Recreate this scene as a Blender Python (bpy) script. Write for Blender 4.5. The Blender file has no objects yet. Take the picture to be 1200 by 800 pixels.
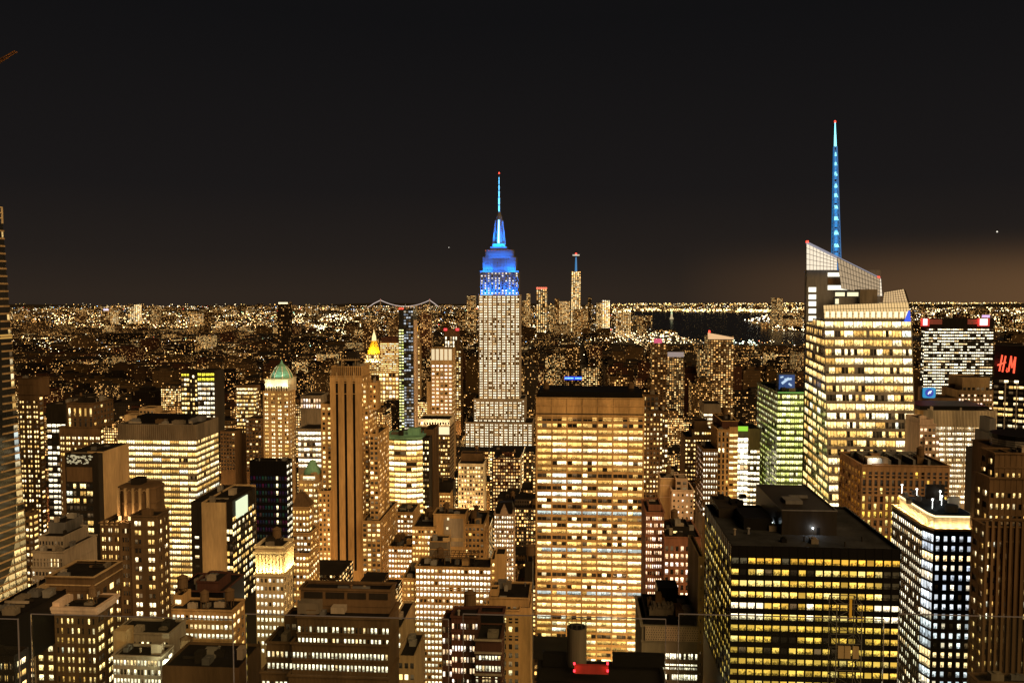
import bpy, bmesh, math, random
import numpy as np
from mathutils import Vector, Matrix

S = bpy.context.scene
COL = S.collection
R = math.radians
rng = random.Random(7)

# ------------------------------------------------------------------ camera
# World axes follow the street grid: +Y runs down the avenues, +X across town.
EYE = Vector((0.0, 0.0, 260.0))
YAW, PITCH, FPX = R(4.0), math.atan(55 / 1000), 1000.0
cam = bpy.data.objects.new('camera', bpy.data.cameras.new('camera'))
COL.objects.link(cam)
cam.location = EYE
cam.rotation_euler = (math.pi / 2 - PITCH, 0, YAW)
cam.data.sensor_width = 36
cam.data.lens = 30
cam.data.clip_start = 0.1
cam.data.clip_end = 60000
S.camera = cam

# ------------------------------------------------------------------ sky, sun, exposure
W = bpy.data.worlds.new('World')
S.world = W
W.use_nodes = True
nt = W.node_tree
for n in list(nt.nodes):
    nt.nodes.remove(n)
SUN_EL, SUN_AZ = R(33), R(36)          # low warm glow of the lit midtown behind the viewer, to the right
out = nt.nodes.new('ShaderNodeOutputWorld')
sky = nt.nodes.new('ShaderNodeTexSky')
sky.sky_type = 'NISHITA'
sky.sun_disc = False
sky.sun_elevation = R(-6)
sky.sun_rotation = R(180) - SUN_AZ
bg1 = nt.nodes.new('ShaderNodeBackground')
bg1.inputs['Strength'].default_value = 0.05
nt.links.new(sky.outputs[0], bg1.inputs['Color'])
tc = nt.nodes.new('ShaderNodeTexCoord')
sep = nt.nodes.new('ShaderNodeSeparateXYZ')
nt.links.new(tc.outputs['Generated'], sep.inputs[0])
ramp = nt.nodes.new('ShaderNodeValToRGB')
cr = ramp.color_ramp
cr.elements[0].position = 0.0
cr.elements[0].color = (0.0270, 0.0185, 0.0130, 1)
cr.elements[1].position = 0.30
cr.elements[1].color = (0.0058, 0.0056, 0.0062, 1)
e = cr.elements.new(0.045); e.color = (0.0175, 0.0133, 0.0110, 1)
e = cr.elements.new(0.12); e.color = (0.0105, 0.0090, 0.0090, 1)
nt.links.new(sep.outputs['Z'], ramp.inputs[0])
# the sky glow of the far shore towards the west
gl = nt.nodes.new('ShaderNodeMapRange')
gl.inputs[1].default_value = 0.12; gl.inputs[2].default_value = 0.60
gl.inputs[3].default_value = 0.0; gl.inputs[4].default_value = 1.0
nt.links.new(sep.outputs['X'], gl.inputs[0])
gz = nt.nodes.new('ShaderNodeMapRange')
gz.inputs[1].default_value = 0.0; gz.inputs[2].default_value = 0.075
gz.inputs[3].default_value = 1.0; gz.inputs[4].default_value = 0.0
gz.interpolation_type = 'SMOOTHERSTEP'
nt.links.new(sep.outputs['Z'], gz.inputs[0])
mu = nt.nodes.new('ShaderNodeMath'); mu.operation = 'MULTIPLY'
nt.links.new(gl.outputs[0], mu.inputs[0]); nt.links.new(gz.outputs[0], mu.inputs[1])
bg2 = nt.nodes.new('ShaderNodeBackground')
nt.links.new(ramp.outputs[0], bg2.inputs['Color'])
bg3 = nt.nodes.new('ShaderNodeBackground')
bg3.inputs['Color'].default_value = (0.125, 0.060, 0.020, 1)
nt.links.new(mu.outputs[0], bg3.inputs['Strength'])
a1 = nt.nodes.new('ShaderNodeAddShader'); a2 = nt.nodes.new('ShaderNodeAddShader')
nt.links.new(bg1.outputs[0], a1.inputs[0]); nt.links.new(bg2.outputs[0], a1.inputs[1])
nt.links.new(a1.outputs[0], a2.inputs[0]); nt.links.new(bg3.outputs[0], a2.inputs[1])
nt.links.new(a2.outputs[0], out.inputs['Surface'])

sun = bpy.data.objects.new('sun', bpy.data.lights.new('sun', 'SUN'))
COL.objects.link(sun)
sun.data.energy = 2.45
sun.data.angle = R(45)
sun.data.color = (1.0, 0.62, 0.25)
# light travels towards +Y and -X and slightly down
dv = Vector((-math.sin(SUN_AZ) * math.cos(SUN_EL), math.cos(SUN_AZ) * math.cos(SUN_EL), -math.sin(SUN_EL)))
sun.rotation_euler = dv.to_track_quat('-Z', 'Y').to_euler()

S.view_settings.view_transform = 'Standard'
S.view_settings.look = 'None'
S.view_settings.exposure = 0.0
S.view_settings.gamma = 1.0
S.cycles.max_bounces = 4
S.cycles.diffuse_bounces = 2
S.cycles.glossy_bounces = 2
S.cycles.transparent_max_bounces = 12
S.cycles.use_light_tree = True
S.cycles.sample_clamp_indirect = 2.0
S.cycles.caustics_reflective = False
S.cycles.caustics_refractive = False
S.cycles.use_denoising = True
S.cycles.adaptive_threshold = 0.006

# ------------------------------------------------------------------ measuring
RIGHT = Vector((math.cos(YAW), math.sin(YAW), 0))
FWD = Vector((-math.sin(YAW) * math.cos(PITCH), math.cos(YAW) * math.cos(PITCH), -math.sin(PITCH)))
UP = Vector((-math.sin(YAW) * math.sin(PITCH), math.cos(YAW) * math.sin(PITCH), math.cos(PITCH)))

def ray(u, v):
    return RIGHT * ((u - 600) / FPX) + UP * ((400 - v) / FPX) + FWD

def P(u, v, D):                       # point seen at (u, v) on the cross-town plane at distance D
    d = ray(u, v)
    return EYE + d * (D / d.y)

def G(u, v, z=0.0):                   # point seen at (u, v) on the ground
    d = ray(u, v)
    return EYE + d * ((z - EYE.z) / d.z)

def px(p):                            # where a world point falls, to rank what is visible
    q = Vector(p) - EYE
    f = q.dot(FWD)
    return 600 + FPX * q.dot(RIGHT) / f, 400 - FPX * q.dot(UP) / f

# ------------------------------------------------------------------ materials
def newmat(name):
    m = bpy.data.materials.new(name)
    m.use_nodes = True
    t = m.node_tree
    for n in list(t.nodes):
        t.nodes.remove(n)
    return m, t

def N(t, kind, **kw):
    n = t.nodes.new(kind)
    for k, v in kw.items():
        setattr(n, k, v)
    return n

def math_node(t, op, a, b=None, c=None):
    n = t.nodes.new('ShaderNodeMath'); n.operation = op
    for i, x in enumerate((a, b, c)):
        if x is None: continue
        if isinstance(x, (int, float)): n.inputs[i].default_value = x
        else: t.links.new(x, n.inputs[i])
    return n.outputs[0]

_walls = {}
def wall_mat(name, rgb, rough=0.85, var=0.5, metal=0.0, scale=0.09):
    if name in _walls: return _walls[name]
    m, t = newmat(name)
    o = N(t, 'ShaderNodeOutputMaterial'); b = N(t, 'ShaderNodeBsdfPrincipled')
    b.inputs['Roughness'].default_value = rough
    b.inputs['Metallic'].default_value = metal
    b.inputs['Specular IOR Level'].default_value = .5 if rough < .3 else .08
    tc = N(t, 'ShaderNodeTexCoord')
    mp = N(t, 'ShaderNodeMapping'); mp.inputs['Scale'].default_value = (1, 1, 0.16)
    t.links.new(tc.outputs['Object'], mp.inputs[0])
    n1 = N(t, 'ShaderNodeTexNoise'); n1.inputs['Scale'].default_value = scale; n1.inputs['Detail'].default_value = 8
    n2 = N(t, 'ShaderNodeTexNoise'); n2.inputs['Scale'].default_value = 0.9; n2.inputs['Detail'].default_value = 3
    t.links.new(mp.outputs[0], n1.inputs['Vector']); t.links.new(mp.outputs[0], n2.inputs['Vector'])
    s = math_node(t, 'ADD', math_node(t, 'MULTIPLY', n1.outputs['Fac'], 0.7), math_node(t, 'MULTIPLY', n2.outputs['Fac'], 0.3))
    r = N(t, 'ShaderNodeMapRange')
    r.inputs[1].default_value = 0.3; r.inputs[2].default_value = 0.7
    r.inputs[3].default_value = 1 - var; r.inputs[4].default_value = 1 + var
    t.links.new(s, r.inputs[0])
    mx = N(t, 'ShaderNodeVectorMath', operation='SCALE')
    mx.inputs[0].default_value = rgb
    t.links.new(r.outputs[0], mx.inputs['Scale'])
    t.links.new(mx.outputs[0], b.inputs['Base Color'])
    t.links.new(b.outputs[0], o.inputs[0])
    _walls[name] = m
    return m

M = dict(
    tan=wall_mat('tan_limestone', (.40, .285, .165)),
    gold=wall_mat('buff_brick', (.45, .29, .14)),
    clay=wall_mat('brown_stone', (.27, .165, .095)),
    brown=wall_mat('brown_brick', (.115, .072, .04)),
    maroon=wall_mat('maroon_brick', (.075, .034, .026)),
    red=wall_mat('red_brick', (.22, .10, .065)),
    pink=wall_mat('pale_pink_stone', (.55, .42, .34)),
    cream=wall_mat('cream_stone', (.60, .49, .33)),
    slate=wall_mat('slate_grey_stone', (.10, .10, .11), var=.12),
    white=wall_mat('white_stone', (.68, .60, .48)),
    grey=wall_mat('grey_concrete', (.15, .125, .10)),
    lime=wall_mat('grey_limestone', (.30, .25, .205)),
    dark=wall_mat('dark_cladding', (.022, .018, .015), rough=.5),
    black=wall_mat('black_metal_cladding', (.007, .0065, .0065), rough=.4, var=.2),
    steel=wall_mat('grey_metal', (.13, .125, .13), rough=.55, metal=.2),
    roof=wall_mat('roofing_felt', (.014, .012, .0115), rough=.9, var=.6, scale=.12),
    roofgrey=wall_mat('grey_gravel_roof', (.030, .031, .034), rough=.9, var=.5, scale=.15),
    copper=wall_mat('green_copper', (.17, .36, .27), rough=.6),
    gilt=wall_mat('gilded_tiles', (.75, .50, .08), rough=.4),
    glassd=wall_mat('dark_curtain_glass', (.02, .022, .025), rough=.12, var=.2),
    greengl=wall_mat('green_spandrel_glass', (.12, .20, .07), rough=.25),
    silver=wall_mat('pale_metal_spandrel', (.25, .23, .215), rough=.45, metal=.1),
)

def window_group():
    g = bpy.data.node_groups.new('window_light', 'ShaderNodeTree')
    g.interface.new_socket('Color', in_out='INPUT', socket_type='NodeSocketColor')
    g.interface.new_socket('Seed', in_out='INPUT', socket_type='NodeSocketFloat')
    g.interface.new_socket('Shader', in_out='OUTPUT', socket_type='NodeSocketShader')
    gi = N(g, 'NodeGroupInput'); go = N(g, 'NodeGroupOutput')
    uv = N(g, 'ShaderNodeUVMap'); uv.uv_map = 'UVMap'
    sp = N(g, 'ShaderNodeSeparateXYZ'); g.links.new(uv.outputs[0], sp.inputs[0])
    seed = math_node(g, 'MULTIPLY', gi.outputs['Seed'], 531.7)
    cb = N(g, 'ShaderNodeCombineXYZ')
    g.links.new(math_node(g, 'MULTIPLY', sp.outputs['X'], 3.6), cb.inputs[0])
    g.links.new(math_node(g, 'MULTIPLY', sp.outputs['Y'], 2.6), cb.inputs[1])
    g.links.new(seed, cb.inputs[2])
    n = N(g, 'ShaderNodeTexNoise'); n.inputs['Scale'].default_value = 1.0; n.inputs['Detail'].default_value = 3.0
    n.inputs['Roughness'].default_value = .75
    g.links.new(cb.outputs[0], n.inputs['Vector'])
    # rooms: people, desks and plants as dark shapes in the lower half, brighter ceiling line
    low = N(g, 'ShaderNodeMapRange'); low.inputs[1].default_value = .15; low.inputs[2].default_value = .75
    low.inputs[3].default_value = .10; low.inputs[4].default_value = -.12
    g.links.new(sp.outputs['Y'], low.inputs[0])
    th = math_node(g, 'SUBTRACT', n.outputs['Fac'], low.outputs[0])
    mr = N(g, 'ShaderNodeMapRange'); mr.inputs[1].default_value = .40; mr.inputs[2].default_value = .60
    mr.inputs[3].default_value = .14; mr.inputs[4].default_value = 1.3
    g.links.new(th, mr.inputs[0])
    # roller blinds: the upper part of some panes evenly lit
    wn = N(g, 'ShaderNodeTexWhiteNoise'); wn.noise_dimensions = '1D'
    g.links.new(seed, wn.inputs['W'])
    bl = math_node(g, 'GREATER_THAN', sp.outputs['Y'], math_node(g, 'MULTIPLY', wn.outputs['Value'], 1.9))
    fac = N(g, 'ShaderNodeMix'); fac.data_type = 'FLOAT'
    g.links.new(bl, fac.inputs['Factor']); g.links.new(mr.outputs[0], fac.inputs[2]); fac.inputs[3].default_value = .8
    b = N(g, 'ShaderNodeBsdfPrincipled')
    b.inputs['Base Color'].default_value = (.012, .013, .015, 1)
    b.inputs['Roughness'].default_value = .15
    g.links.new(gi.outputs['Color'], b.inputs['Emission Color'])
    g.links.new(math_node(g, 'MULTIPLY', fac.outputs[0], 1.8), b.inputs['Emission Strength'])
    g.links.new(b.outputs[0], go.inputs[0])
    return g
WG = window_group()
def window_mat(name, obj):
    m, t = newmat(name)
    o = N(t, 'ShaderNodeOutputMaterial')
    g = N(t, 'ShaderNodeGroup'); g.node_tree = WG
    if obj:
        a = N(t, 'ShaderNodeObjectInfo'); c, s = a.outputs['Color'], a.outputs['Alpha']
    else:
        a = N(t, 'ShaderNodeVertexColor'); a.layer_name = 'col'; c, s = a.outputs['Color'], a.outputs['Alpha']
    t.links.new(c, g.inputs['Color']); t.links.new(s, g.inputs['Seed'])
    t.links.new(g.outputs[0], o.inputs[0])
    return m
MWO = window_mat('window_pane', True)
MWS = window_mat('window_panes', False)
MWO.cycles.emission_sampling = 'NONE'
MWS.cycles.emission_sampling = 'NONE'

_em = {}
def emit(name, rgb, s):
    if name in _em: return _em[name]
    m, t = newmat(name)
    o = N(t, 'ShaderNodeOutputMaterial'); b = N(t, 'ShaderNodeBsdfPrincipled')
    b.inputs['Base Color'].default_value = (.05, .05, .05, 1)
    b.inputs['Emission Color'].default_value = (*rgb, 1); b.inputs['Emission Strength'].default_value = s
    t.links.new(b.outputs[0], o.inputs[0])
    _em[name] = m
    return m

# ------------------------------------------------------------------ mesh helpers
class MB:
    def __init__(s): s.v = []; s.f = []; s.uv = []; s.col = []
    def box(s, x0, x1, y0, y1, z0, z1):
        if x1 - x0 < 1e-4 or y1 - y0 < 1e-4 or z1 - z0 < 1e-4: return
        i = len(s.v)
        s.v += [(x0, y0, z0), (x1, y0, z0), (x1, y1, z0), (x0, y1, z0), (x0, y0, z1), (x1, y0, z1), (x1, y1, z1), (x0, y1, z1)]
        s.f += [(i, i+1, i+5, i+4), (i+1, i+2, i+6, i+5), (i+2, i+3, i+7, i+6), (i+3, i, i+4, i+7), (i+4, i+5, i+6, i+7), (i+3, i+2, i+1, i)]
    def loft(s, lo, hi):
        n = len(lo); i = len(s.v)
        s.v += [tuple(p) for p in lo] + [tuple(p) for p in hi]
        for k in range(n):
            j = (k + 1) % n
            s.f.append((i+k, i+j, i+n+j, i+n+k))
        s.f.append(tuple(i+n+k for k in range(n))); s.f.append(tuple(i+n-1-k for k in range(n)))
    def prism(s, poly, z0, z1): s.loft([(x, y, z0) for x, y in poly], [(x, y, z1) for x, y in poly])
    def cyl(s, x, y, z0, z1, r0, r1=None, n=12, ph=0.0):
        r1 = r0 if r1 is None else r1
        a = [ph + 2 * math.pi * k / n for k in range(n)]
        s.loft([(x + r0 * math.cos(t), y + r0 * math.sin(t), z0) for t in a], [(x + r1 * math.cos(t), y + r1 * math.sin(t), z1) for t in a])
    def lathe(s, x, y, prof, n=16, ph=0.0):
        for (z0, r0), (z1, r1) in zip(prof[:-1], prof[1:]): s.cyl(x, y, z0, z1, max(r0, .01), max(r1, .01), n, ph)
    def bar(s, a, b, w):
        a, b = Vector(a), Vector(b); d = (b - a).normalized()
        u = d.cross(Vector((0, 0, 1)) if abs(d.z) < .95 else Vector((1, 0, 0))).normalized() * w / 2
        t = d.cross(u).normalized() * w / 2
        s.loft([a - u - t, a + u - t, a + u + t, a - u + t], [b - u - t, b + u - t, b + u + t, b - u + t])
    def quad(s, pts, uv=None, col=None):
        i = len(s.v); s.v += [tuple(p) for p in pts]; s.f.append((i, i+1, i+2, i+3))
        s.uv += uv or [(0, 0), (1, 0), (1, 1), (0, 1)]; s.col += [col or (0, 0, 0, 1)] * 4
    def mesh(s, name, mat):
        me = bpy.data.meshes.new(name)
        me.from_pydata(s.v, [], s.f)
        if s.uv:
            l = me.uv_layers.new(name='UVMap'); l.data.foreach_set('uv', [c for p in s.uv for c in p])
            a = me.color_attributes.new('col', 'FLOAT_COLOR', 'CORNER'); a.data.foreach_set('color', [c for p in s.col for c in p])
        me.materials.append(mat)
        return me
    def ring(s, x0, x1, y0, y1, z0, z1, t=1.2):
        s.box(x0, x1, y0, y0 + t, z0, z1); s.box(x0, x1, y1 - t, y1, z0, z1)
        s.box(x0, x0 + t, y0 + t, y1 - t, z0, z1); s.box(x1 - t, x1, y0 + t, y1 - t, z0, z1)
    def build(s, name, mat, parent=None):
        o = bpy.data.objects.new(name, s.mesh(name, mat)); COL.objects.link(o)
        if parent: o.parent = parent
        return o

def tag(o, label=None, cat=None, group=None, kind=None):
    for k, v in (('label', label), ('category', cat), ('group', group), ('kind', kind)):
        if v: o[k] = v
    return o

def empty(name, loc, label, cat, group=None):
    o = bpy.data.objects.new(name, None); COL.objects.link(o)
    o.location = loc
    o.empty_display_size = 1
    return tag(o, label, cat, group)

_pane = {}
def pane_mesh(asp, var):
    k = (max(.25, round(asp * 4) / 4), 0)
    if k not in _pane:
        m = MB(); m.quad([(0, 0, 0), (1, 0, 0), (1, 0, 1), (0, 0, 1)], [(0, 0), (k[0], 0), (k[0], 1), (0, 1)])
        _pane[k] = m.mesh('window', MWO)
    return _pane[k]

# ------------------------------------------------------------------ window light
PAL = {   # (colour, weight)
    'office': [((1.55, 1.05, .38), 5), ((1.75, 1.38, .74), 3), ((1.0, .58, .15), 2.4), ((.62, .34, .08), 1), ((1.1, 1.1, .85), .4)],
    'warm':   [((1.45, .95, .34), 5), ((1.0, .58, .16), 3), ((1.7, 1.35, .75), 3)],
    'gold':   [((1.15, .72, .12), 5), ((.85, .50, .07), 3), ((1.3, .95, .28), 3)],
    'white':  [((1.6, 1.40, .95), 6), ((1.2, 1.05, .72), 3), ((1.1, .75, .35), 1)],
    'cool':   [((.85, .92, .98), 6), ((.55, .62, .72), 3), ((1.2, 1.0, .7), 1)],
    'green':  [((1.25, 1.22, .42), 5), ((.85, .92, .22), 3), ((1.5, 1.4, .75), 3)],
    'pinkish': [((1.5, .95, .55), 5), ((1.3, 1.0, .8), 3), ((1.0, .6, .3), 2)],
    'grey':   [((.95, .85, .62), 5), ((.55, .45, .28), 3), ((1.4, 1.2, .8), 2)],
}
def pick(pal, r):
    L = PAL[pal]; x = r.random() * sum(w for _, w in L)
    for c, w in L:
        x -= w
        if x <= 0: return c
    return L[0][0]

class Lights:                          # decides which windows of a face are lit, floor by floor
    def __init__(s, sp, r):
        s.sp, s.r = sp, r
        s.row = None
    def __call__(s, row, bay):
        sp, r = s.sp, s.r
        p = sp.get('lit', .6)
        if p > .2: p = 1 - (1 - p) * .68
        if row != s.row:
            s.row = row
            s.p = min(1, max(0, p + r.uniform(-1, 1) * sp.get('floor', .2)))
            s.f = r.uniform(.75, 1.15) * sp.get('gain', 1.0)
            s.c = pick(sp.get('pal', 'office'), r)
            s.bay = None
        if bay != s.bay:
            s.bay = bay
            s.blit = r.random() < s.p
            s.bc = s.c if r.random() < .45 else pick(sp.get('pal', 'office'), r)
        on = s.blit if sp.get('bayq', False) and r.random() < .88 else r.random() < s.p
        if on:
            k = s.f * ((.82 + .3 * r.random()) if sp.get('even') else (.42 + .95 * r.random() ** .8))
            return (s.bc[0] * k, s.bc[1] * k, s.bc[2] * k, r.random())
        k = r.choice((.002, .004, .01, .02, .08)) * (1 if r.random() < .85 else 2)
        return (k, k * .62, k * .28, r.random())

HEROES = []
class Bld:
    """One building: an empty at its base with wall, roof, windows and extras as parts."""
    def __init__(s, name, label, cat='building', D=500, wall='tan', group=None, vb=800, seed=None, roof='roof', rot=0.0):
        s.name, s.label, s.cat, s.D, s.group, s.vb = name, label, cat, D, group, vb
        s.wallm, s.roofm = wall, roof
        s.w = {}; s.tn = 0; s.tb = []; s.rfs = [MB()]; s.win = []; s.extra = []; s.bounds = None
        s.r = random.Random(seed if seed is not None else hash_s(label))
        s.rot = rot
        s.pxs = []
    def W(s, mat=None):
        return s.w.setdefault((s.tn, mat or s.wallm), MB())
    @property
    def rf(s): return s.rfs[-1]
    def tier(s, L, R_, top, side=None, depth=None, D=None, bot=None, z0=None, front=None, sid=None, mat=None, vb=None, roof=True, backspec=False):
        D = D or s.D
        a, b = P(L, top, D), P(R_, top, D)
        x0, x1, z1 = a.x, b.x, (a.z + b.z) / 2
        if side is not None:
            d = ray(side, top); X = x1 if side > R_ else x0
            y1 = X * d.y / d.x
            if y1 < D + 4: y1 = D + 30
        else:
            y1 = D + (depth or 30)
        zb = P(L, bot, D).z if bot else (z0 or 0.0)
        zl = max(zb, P((L + R_) / 2, vb or s.vb, D).z - 8)
        s.pxs.append((min(L, side or L), max(R_, side or R_), top, vb or s.vb, D))
        return s.block(x0, x1, D, y1, zb, z1, zl, front, sid, mat, roof)
    def block(s, x0, x1, y0, y1, z0, z1, zl=None, front=None, sid=None, mat=None, roof=True):
        zl = z0 if zl is None else zl
        s.tn += 1; s.rfs.append(MB())
        w = s.W(mat)
        rF = front.get('r', .5) if front else 0.0
        rS = sid.get('r', .5) if sid else 0.0
        right = (x0 + x1) / 2 < 0             # which flank faces the viewer
        bx0, bx1 = (x0 + (0 if right else rS), x1 - (rS if right else 0))
        zc = z1 - .9
        w.box(bx0, bx1, y0 + rF, y1, z0, zc)
        # parapet on the plain edges
        t = .45
        w.box(bx0, bx1, y1 - t, y1, zc, z1)
        if not front: w.box(bx0, bx1, y0, y0 + t, zc, z1)
        ya = y0 + max(rF, t if not front else rF)
        if right or not sid: w.box(x0, x0 + t, ya, y1 - t, zc, z1)
        if (not right) or not sid: w.box(x1 - t, x1, ya, y1 - t, zc, z1)
        if roof: s.rf.box(bx0 + .46, bx1 - .46, ya + .02, y1 - t - .02, zc - .02, zc + .05)
        if front: s.facade(0, x0, x1, y0, z0, z1, zl, front, w, rF, y0)
        if sid: s.facade(1 if right else 2, ya, y1, x1 if right else x0, z0, z1, zl, sid, w, rS, x1 if right else x0)
        s.bounds = (x0, x1, y0, y1, z0, z1)
        s.tb.append((x0, x1, y0, y1, z0, z1, roof))
        return s.bounds
    def facade(s, fc, u0, u1, plane, z0, z1, zl, sp, w, r, _):
        # fc 0: faces -Y (u = x); 1: faces +X (u = y); 2: faces -X (u = y)
        def put(a, b, d0, d1, lo, hi):         # d = depth outwards from the recessed body
            if b - a < .01 or hi - lo < .01: return
            if fc == 0: w.box(a, b, plane + r - d1, plane + r - d0, lo, hi)
            elif fc == 1: w.box(plane - r + d0, plane - r + d1, a, b, lo, hi)
            else: w.box(plane + r - d1, plane + r - d0, a, b, lo, hi)
        Wd = u1 - u0
        if fc == 0 or 'bays' in sp and sp.get('own'): nb = sp['bays']
        else: nb = max(1, round(Wd / sp.get('bayw', 4.5)))
        edge = sp.get('edge', 0.0)
        cell = (Wd - 2 * edge) / nb
        per = sp.get('per', 1)
        pw = cell * sp.get('pier', .35)
        mw = sp.get('mull', .25) if per > 1 else 0
        ww = (cell - pw - (per - 1) * mw) / per
        if ww < .15: mw = .05; ww = (cell - pw - (per - 1) * mw) / per
        fh = sp.get('fh', 3.8); wh = sp.get('wh', .55) * fh
        top, nmax = sp.get('top', 1.5), sp.get('rows', 999)
        skip = set(sp.get('skip', ()))
        rows = []
        zt = z1 - top
        while zt - fh > max(zl, z0) - .01 and len(rows) < nmax:
            rows.append((zt - fh * .5 - wh / 2, zt - fh * .5 + wh / 2)); zt -= fh
        zend = zt if len(rows) else z1
        # piers
        rp = r
        rs_ = r - min(.1, r * .25) if not sp.get('band') else r      # spandrels set behind the piers, or in front for banded towers
        rq = r if not sp.get('band') else r - min(.1, r * .25)
        xs = [u0]
        cols = []
        for k in range(nb):
            c0 = u0 + edge + k * cell + pw / 2
            for j in range(per):
                a = c0 + j * (ww + mw)
                cols.append((a, a + ww, k))
        prev = u0
        off = .02 if sp.get('band') else 0
        for a, b, k in cols + [(u1, u1, nb)]:
            thin = (a - prev) < mw * 1.3 and per > 1
            put(prev + off, a - off if a == u1 else a, 0, rq * (.6 if thin else 1), zend, z1 - off)
            prev = b
        # spandrels
        prev = z1
        e2 = .05 if not sp.get('band') else 0
        for lo, hi in rows + [(zend, zend)]:
            put(u0 + e2, u1 - e2, 0, rs_, hi, prev - (.04 if prev == z1 and not sp.get('band') else 0)); prev = lo
        if zend > z0: put(u0, u1, 0, r, z0, zend - .01)
        # panes
        L = Lights(sp, s.r)
        d = .04
        for i, (lo, hi) in enumerate(rows):
            for a, b, k in cols:
                if i in skip or (i, k) in skip: c = (.004, .003, .002, .5)
                else: c = L(i, k)
                if sp.get('fn'): c = sp['fn'](i, k, c, s.r)
                if c is None: continue
                if fc == 0: s.win.append(('f', (a, plane + r - d, lo), b - a, hi - lo, 0.0, c))
                elif fc == 1: s.win.append(('f', (plane - r + d, a, lo), b - a, hi - lo, math.pi / 2, c))
                else: s.win.append(('f', (plane + r - d, b, lo), b - a, hi - lo, -math.pi / 2, c))
    def slope(s, bl, br, tl, tr, cols, rows, sp, ww=.9, wh=.6, mull=True, mat='silver', off=.06, sp_t=.25):
        """windows and ribs on a free (tilted) four-cornered face, seen from outside: bl, br, tl, tr"""
        bl, br, tl, tr = map(Vector, (bl, br, tl, tr))
        n = (br - bl).cross(tl - bl).normalized()
        def q(u, v): return (bl * (1-u) + br * u) * (1-v) + (tl * (1-u) + tr * u) * v
        L = Lights(sp, s.r)
        base = s.W()
        for i in range(8):
            for k in range(4): base.quad([q(k / 4, i / 8), q(k / 4 + .25, i / 8), q(k / 4 + .25, i / 8 + .125), q(k / 4, i / 8 + .125)])
        base.uv = []; base.col = []
        m = s.W(mat)
        per = sp.get('per', 1)
        for i in range(rows):
            v1 = 1 - (i + .5 - wh / 2) / rows; v0 = 1 - (i + .5 + wh / 2) / rows
            for k in range(cols):
                for j in range(per):
                    ua = (k + (1 - ww) / 2 + ww * j / per + .02) / cols; ub = (k + (1 - ww) / 2 + ww * (j + 1) / per - .02) / cols
                    c = L(i, k)
                    if sp.get('fn'): c = sp['fn'](i, k, c, s.r)
                    if c is None: continue
                    pts = [q(ua, v0) + n * off, q(ub, v0) + n * off, q(ub, v1) + n * off, q(ua, v1) + n * off]
                    s.win.append(('q', pts, c))
            if sp_t:
                vb_ = v0
                va = 1 - (i + 1 + .5 - wh / 2) / rows if i + 1 < rows else 0
                a, b, c_, d_ = q(0, va), q(1, va), q(1, vb_), q(0, vb_)
                m.loft([a, b, b + n * sp_t, a + n * sp_t], [d_, c_, c_ + n * sp_t, d_ + n * sp_t])
        if mull:
            for k in range(cols + 1):
                u = k / cols
                m.bar(q(u, 0) + n * .1, q(u, 1) + n * .1, .45)
    def part(s, name, mb, mat, label=None, sub=()):
        s.extra.append((name, mb, mat, label, sub)); return s
    def box(s, name, mat, x0, x1, y0, y1, z0, z1, label=None):
        m = MB(); m.box(x0, x1, y0, y1, z0, z1); return s.part(name, m, mat, label)
    def clutter(s, n, hmax=4, tanks=0, inset=3.0):
        x0, x1, y0, y1, z0, z1 = s.bounds
        z = z1 - .85
        r = s.r
        for k in range(n):
            w, d, h = r.uniform(2.5, 8), r.uniform(2.5, 8), r.uniform(1.5, hmax)
            if x1 - x0 < w + 2 * inset or y1 - y0 < d + 2 * inset: continue
            x = r.uniform(x0 + inset, x1 - inset - w); y = r.uniform(y0 + inset, y1 - inset - d)
            m = MB(); m.box(x, x + w, y, y + d, z, z + h)
            for q in range(3):
                m.box(x + w * (.1 + .3 * q), x + w * (.27 + .3 * q), y + d * .2, y + d * .8, z + h, z + h + .5)
            s.part('roof_unit', m, M[r.choice(('grey', 'dark', 'brown', 'steel'))])
        for k in range(tanks):
            x = r.uniform(x0 + inset + 2, x1 - inset - 2); y = r.uniform(y0 + inset + 2, min(y1 - inset - 2, y0 + 20)) if y1 - y0 > 2 * inset + 5 else (y0 + y1) / 2
            s.tank(x, y, z)
    def tank(s, x, y, z, r=2.2):
        m = MB()
        for dx, dy in ((-1, -1), (1, -1), (1, 1), (-1, 1)): m.bar((x + dx * r * .6, y + dy * r * .6, z), (x + dx * r * .6, y + dy * r * .6, z + 3), .3)
        m.cyl(x, y, z + 3, z + 3 + 2 * r, r, r * .95, 14); m.cyl(x, y, z + 3 + 2 * r, z + 4.3 + 2 * r, r * 1.08, .1, 14)
        s.part('water_tank', m, M['brown'])
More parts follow.
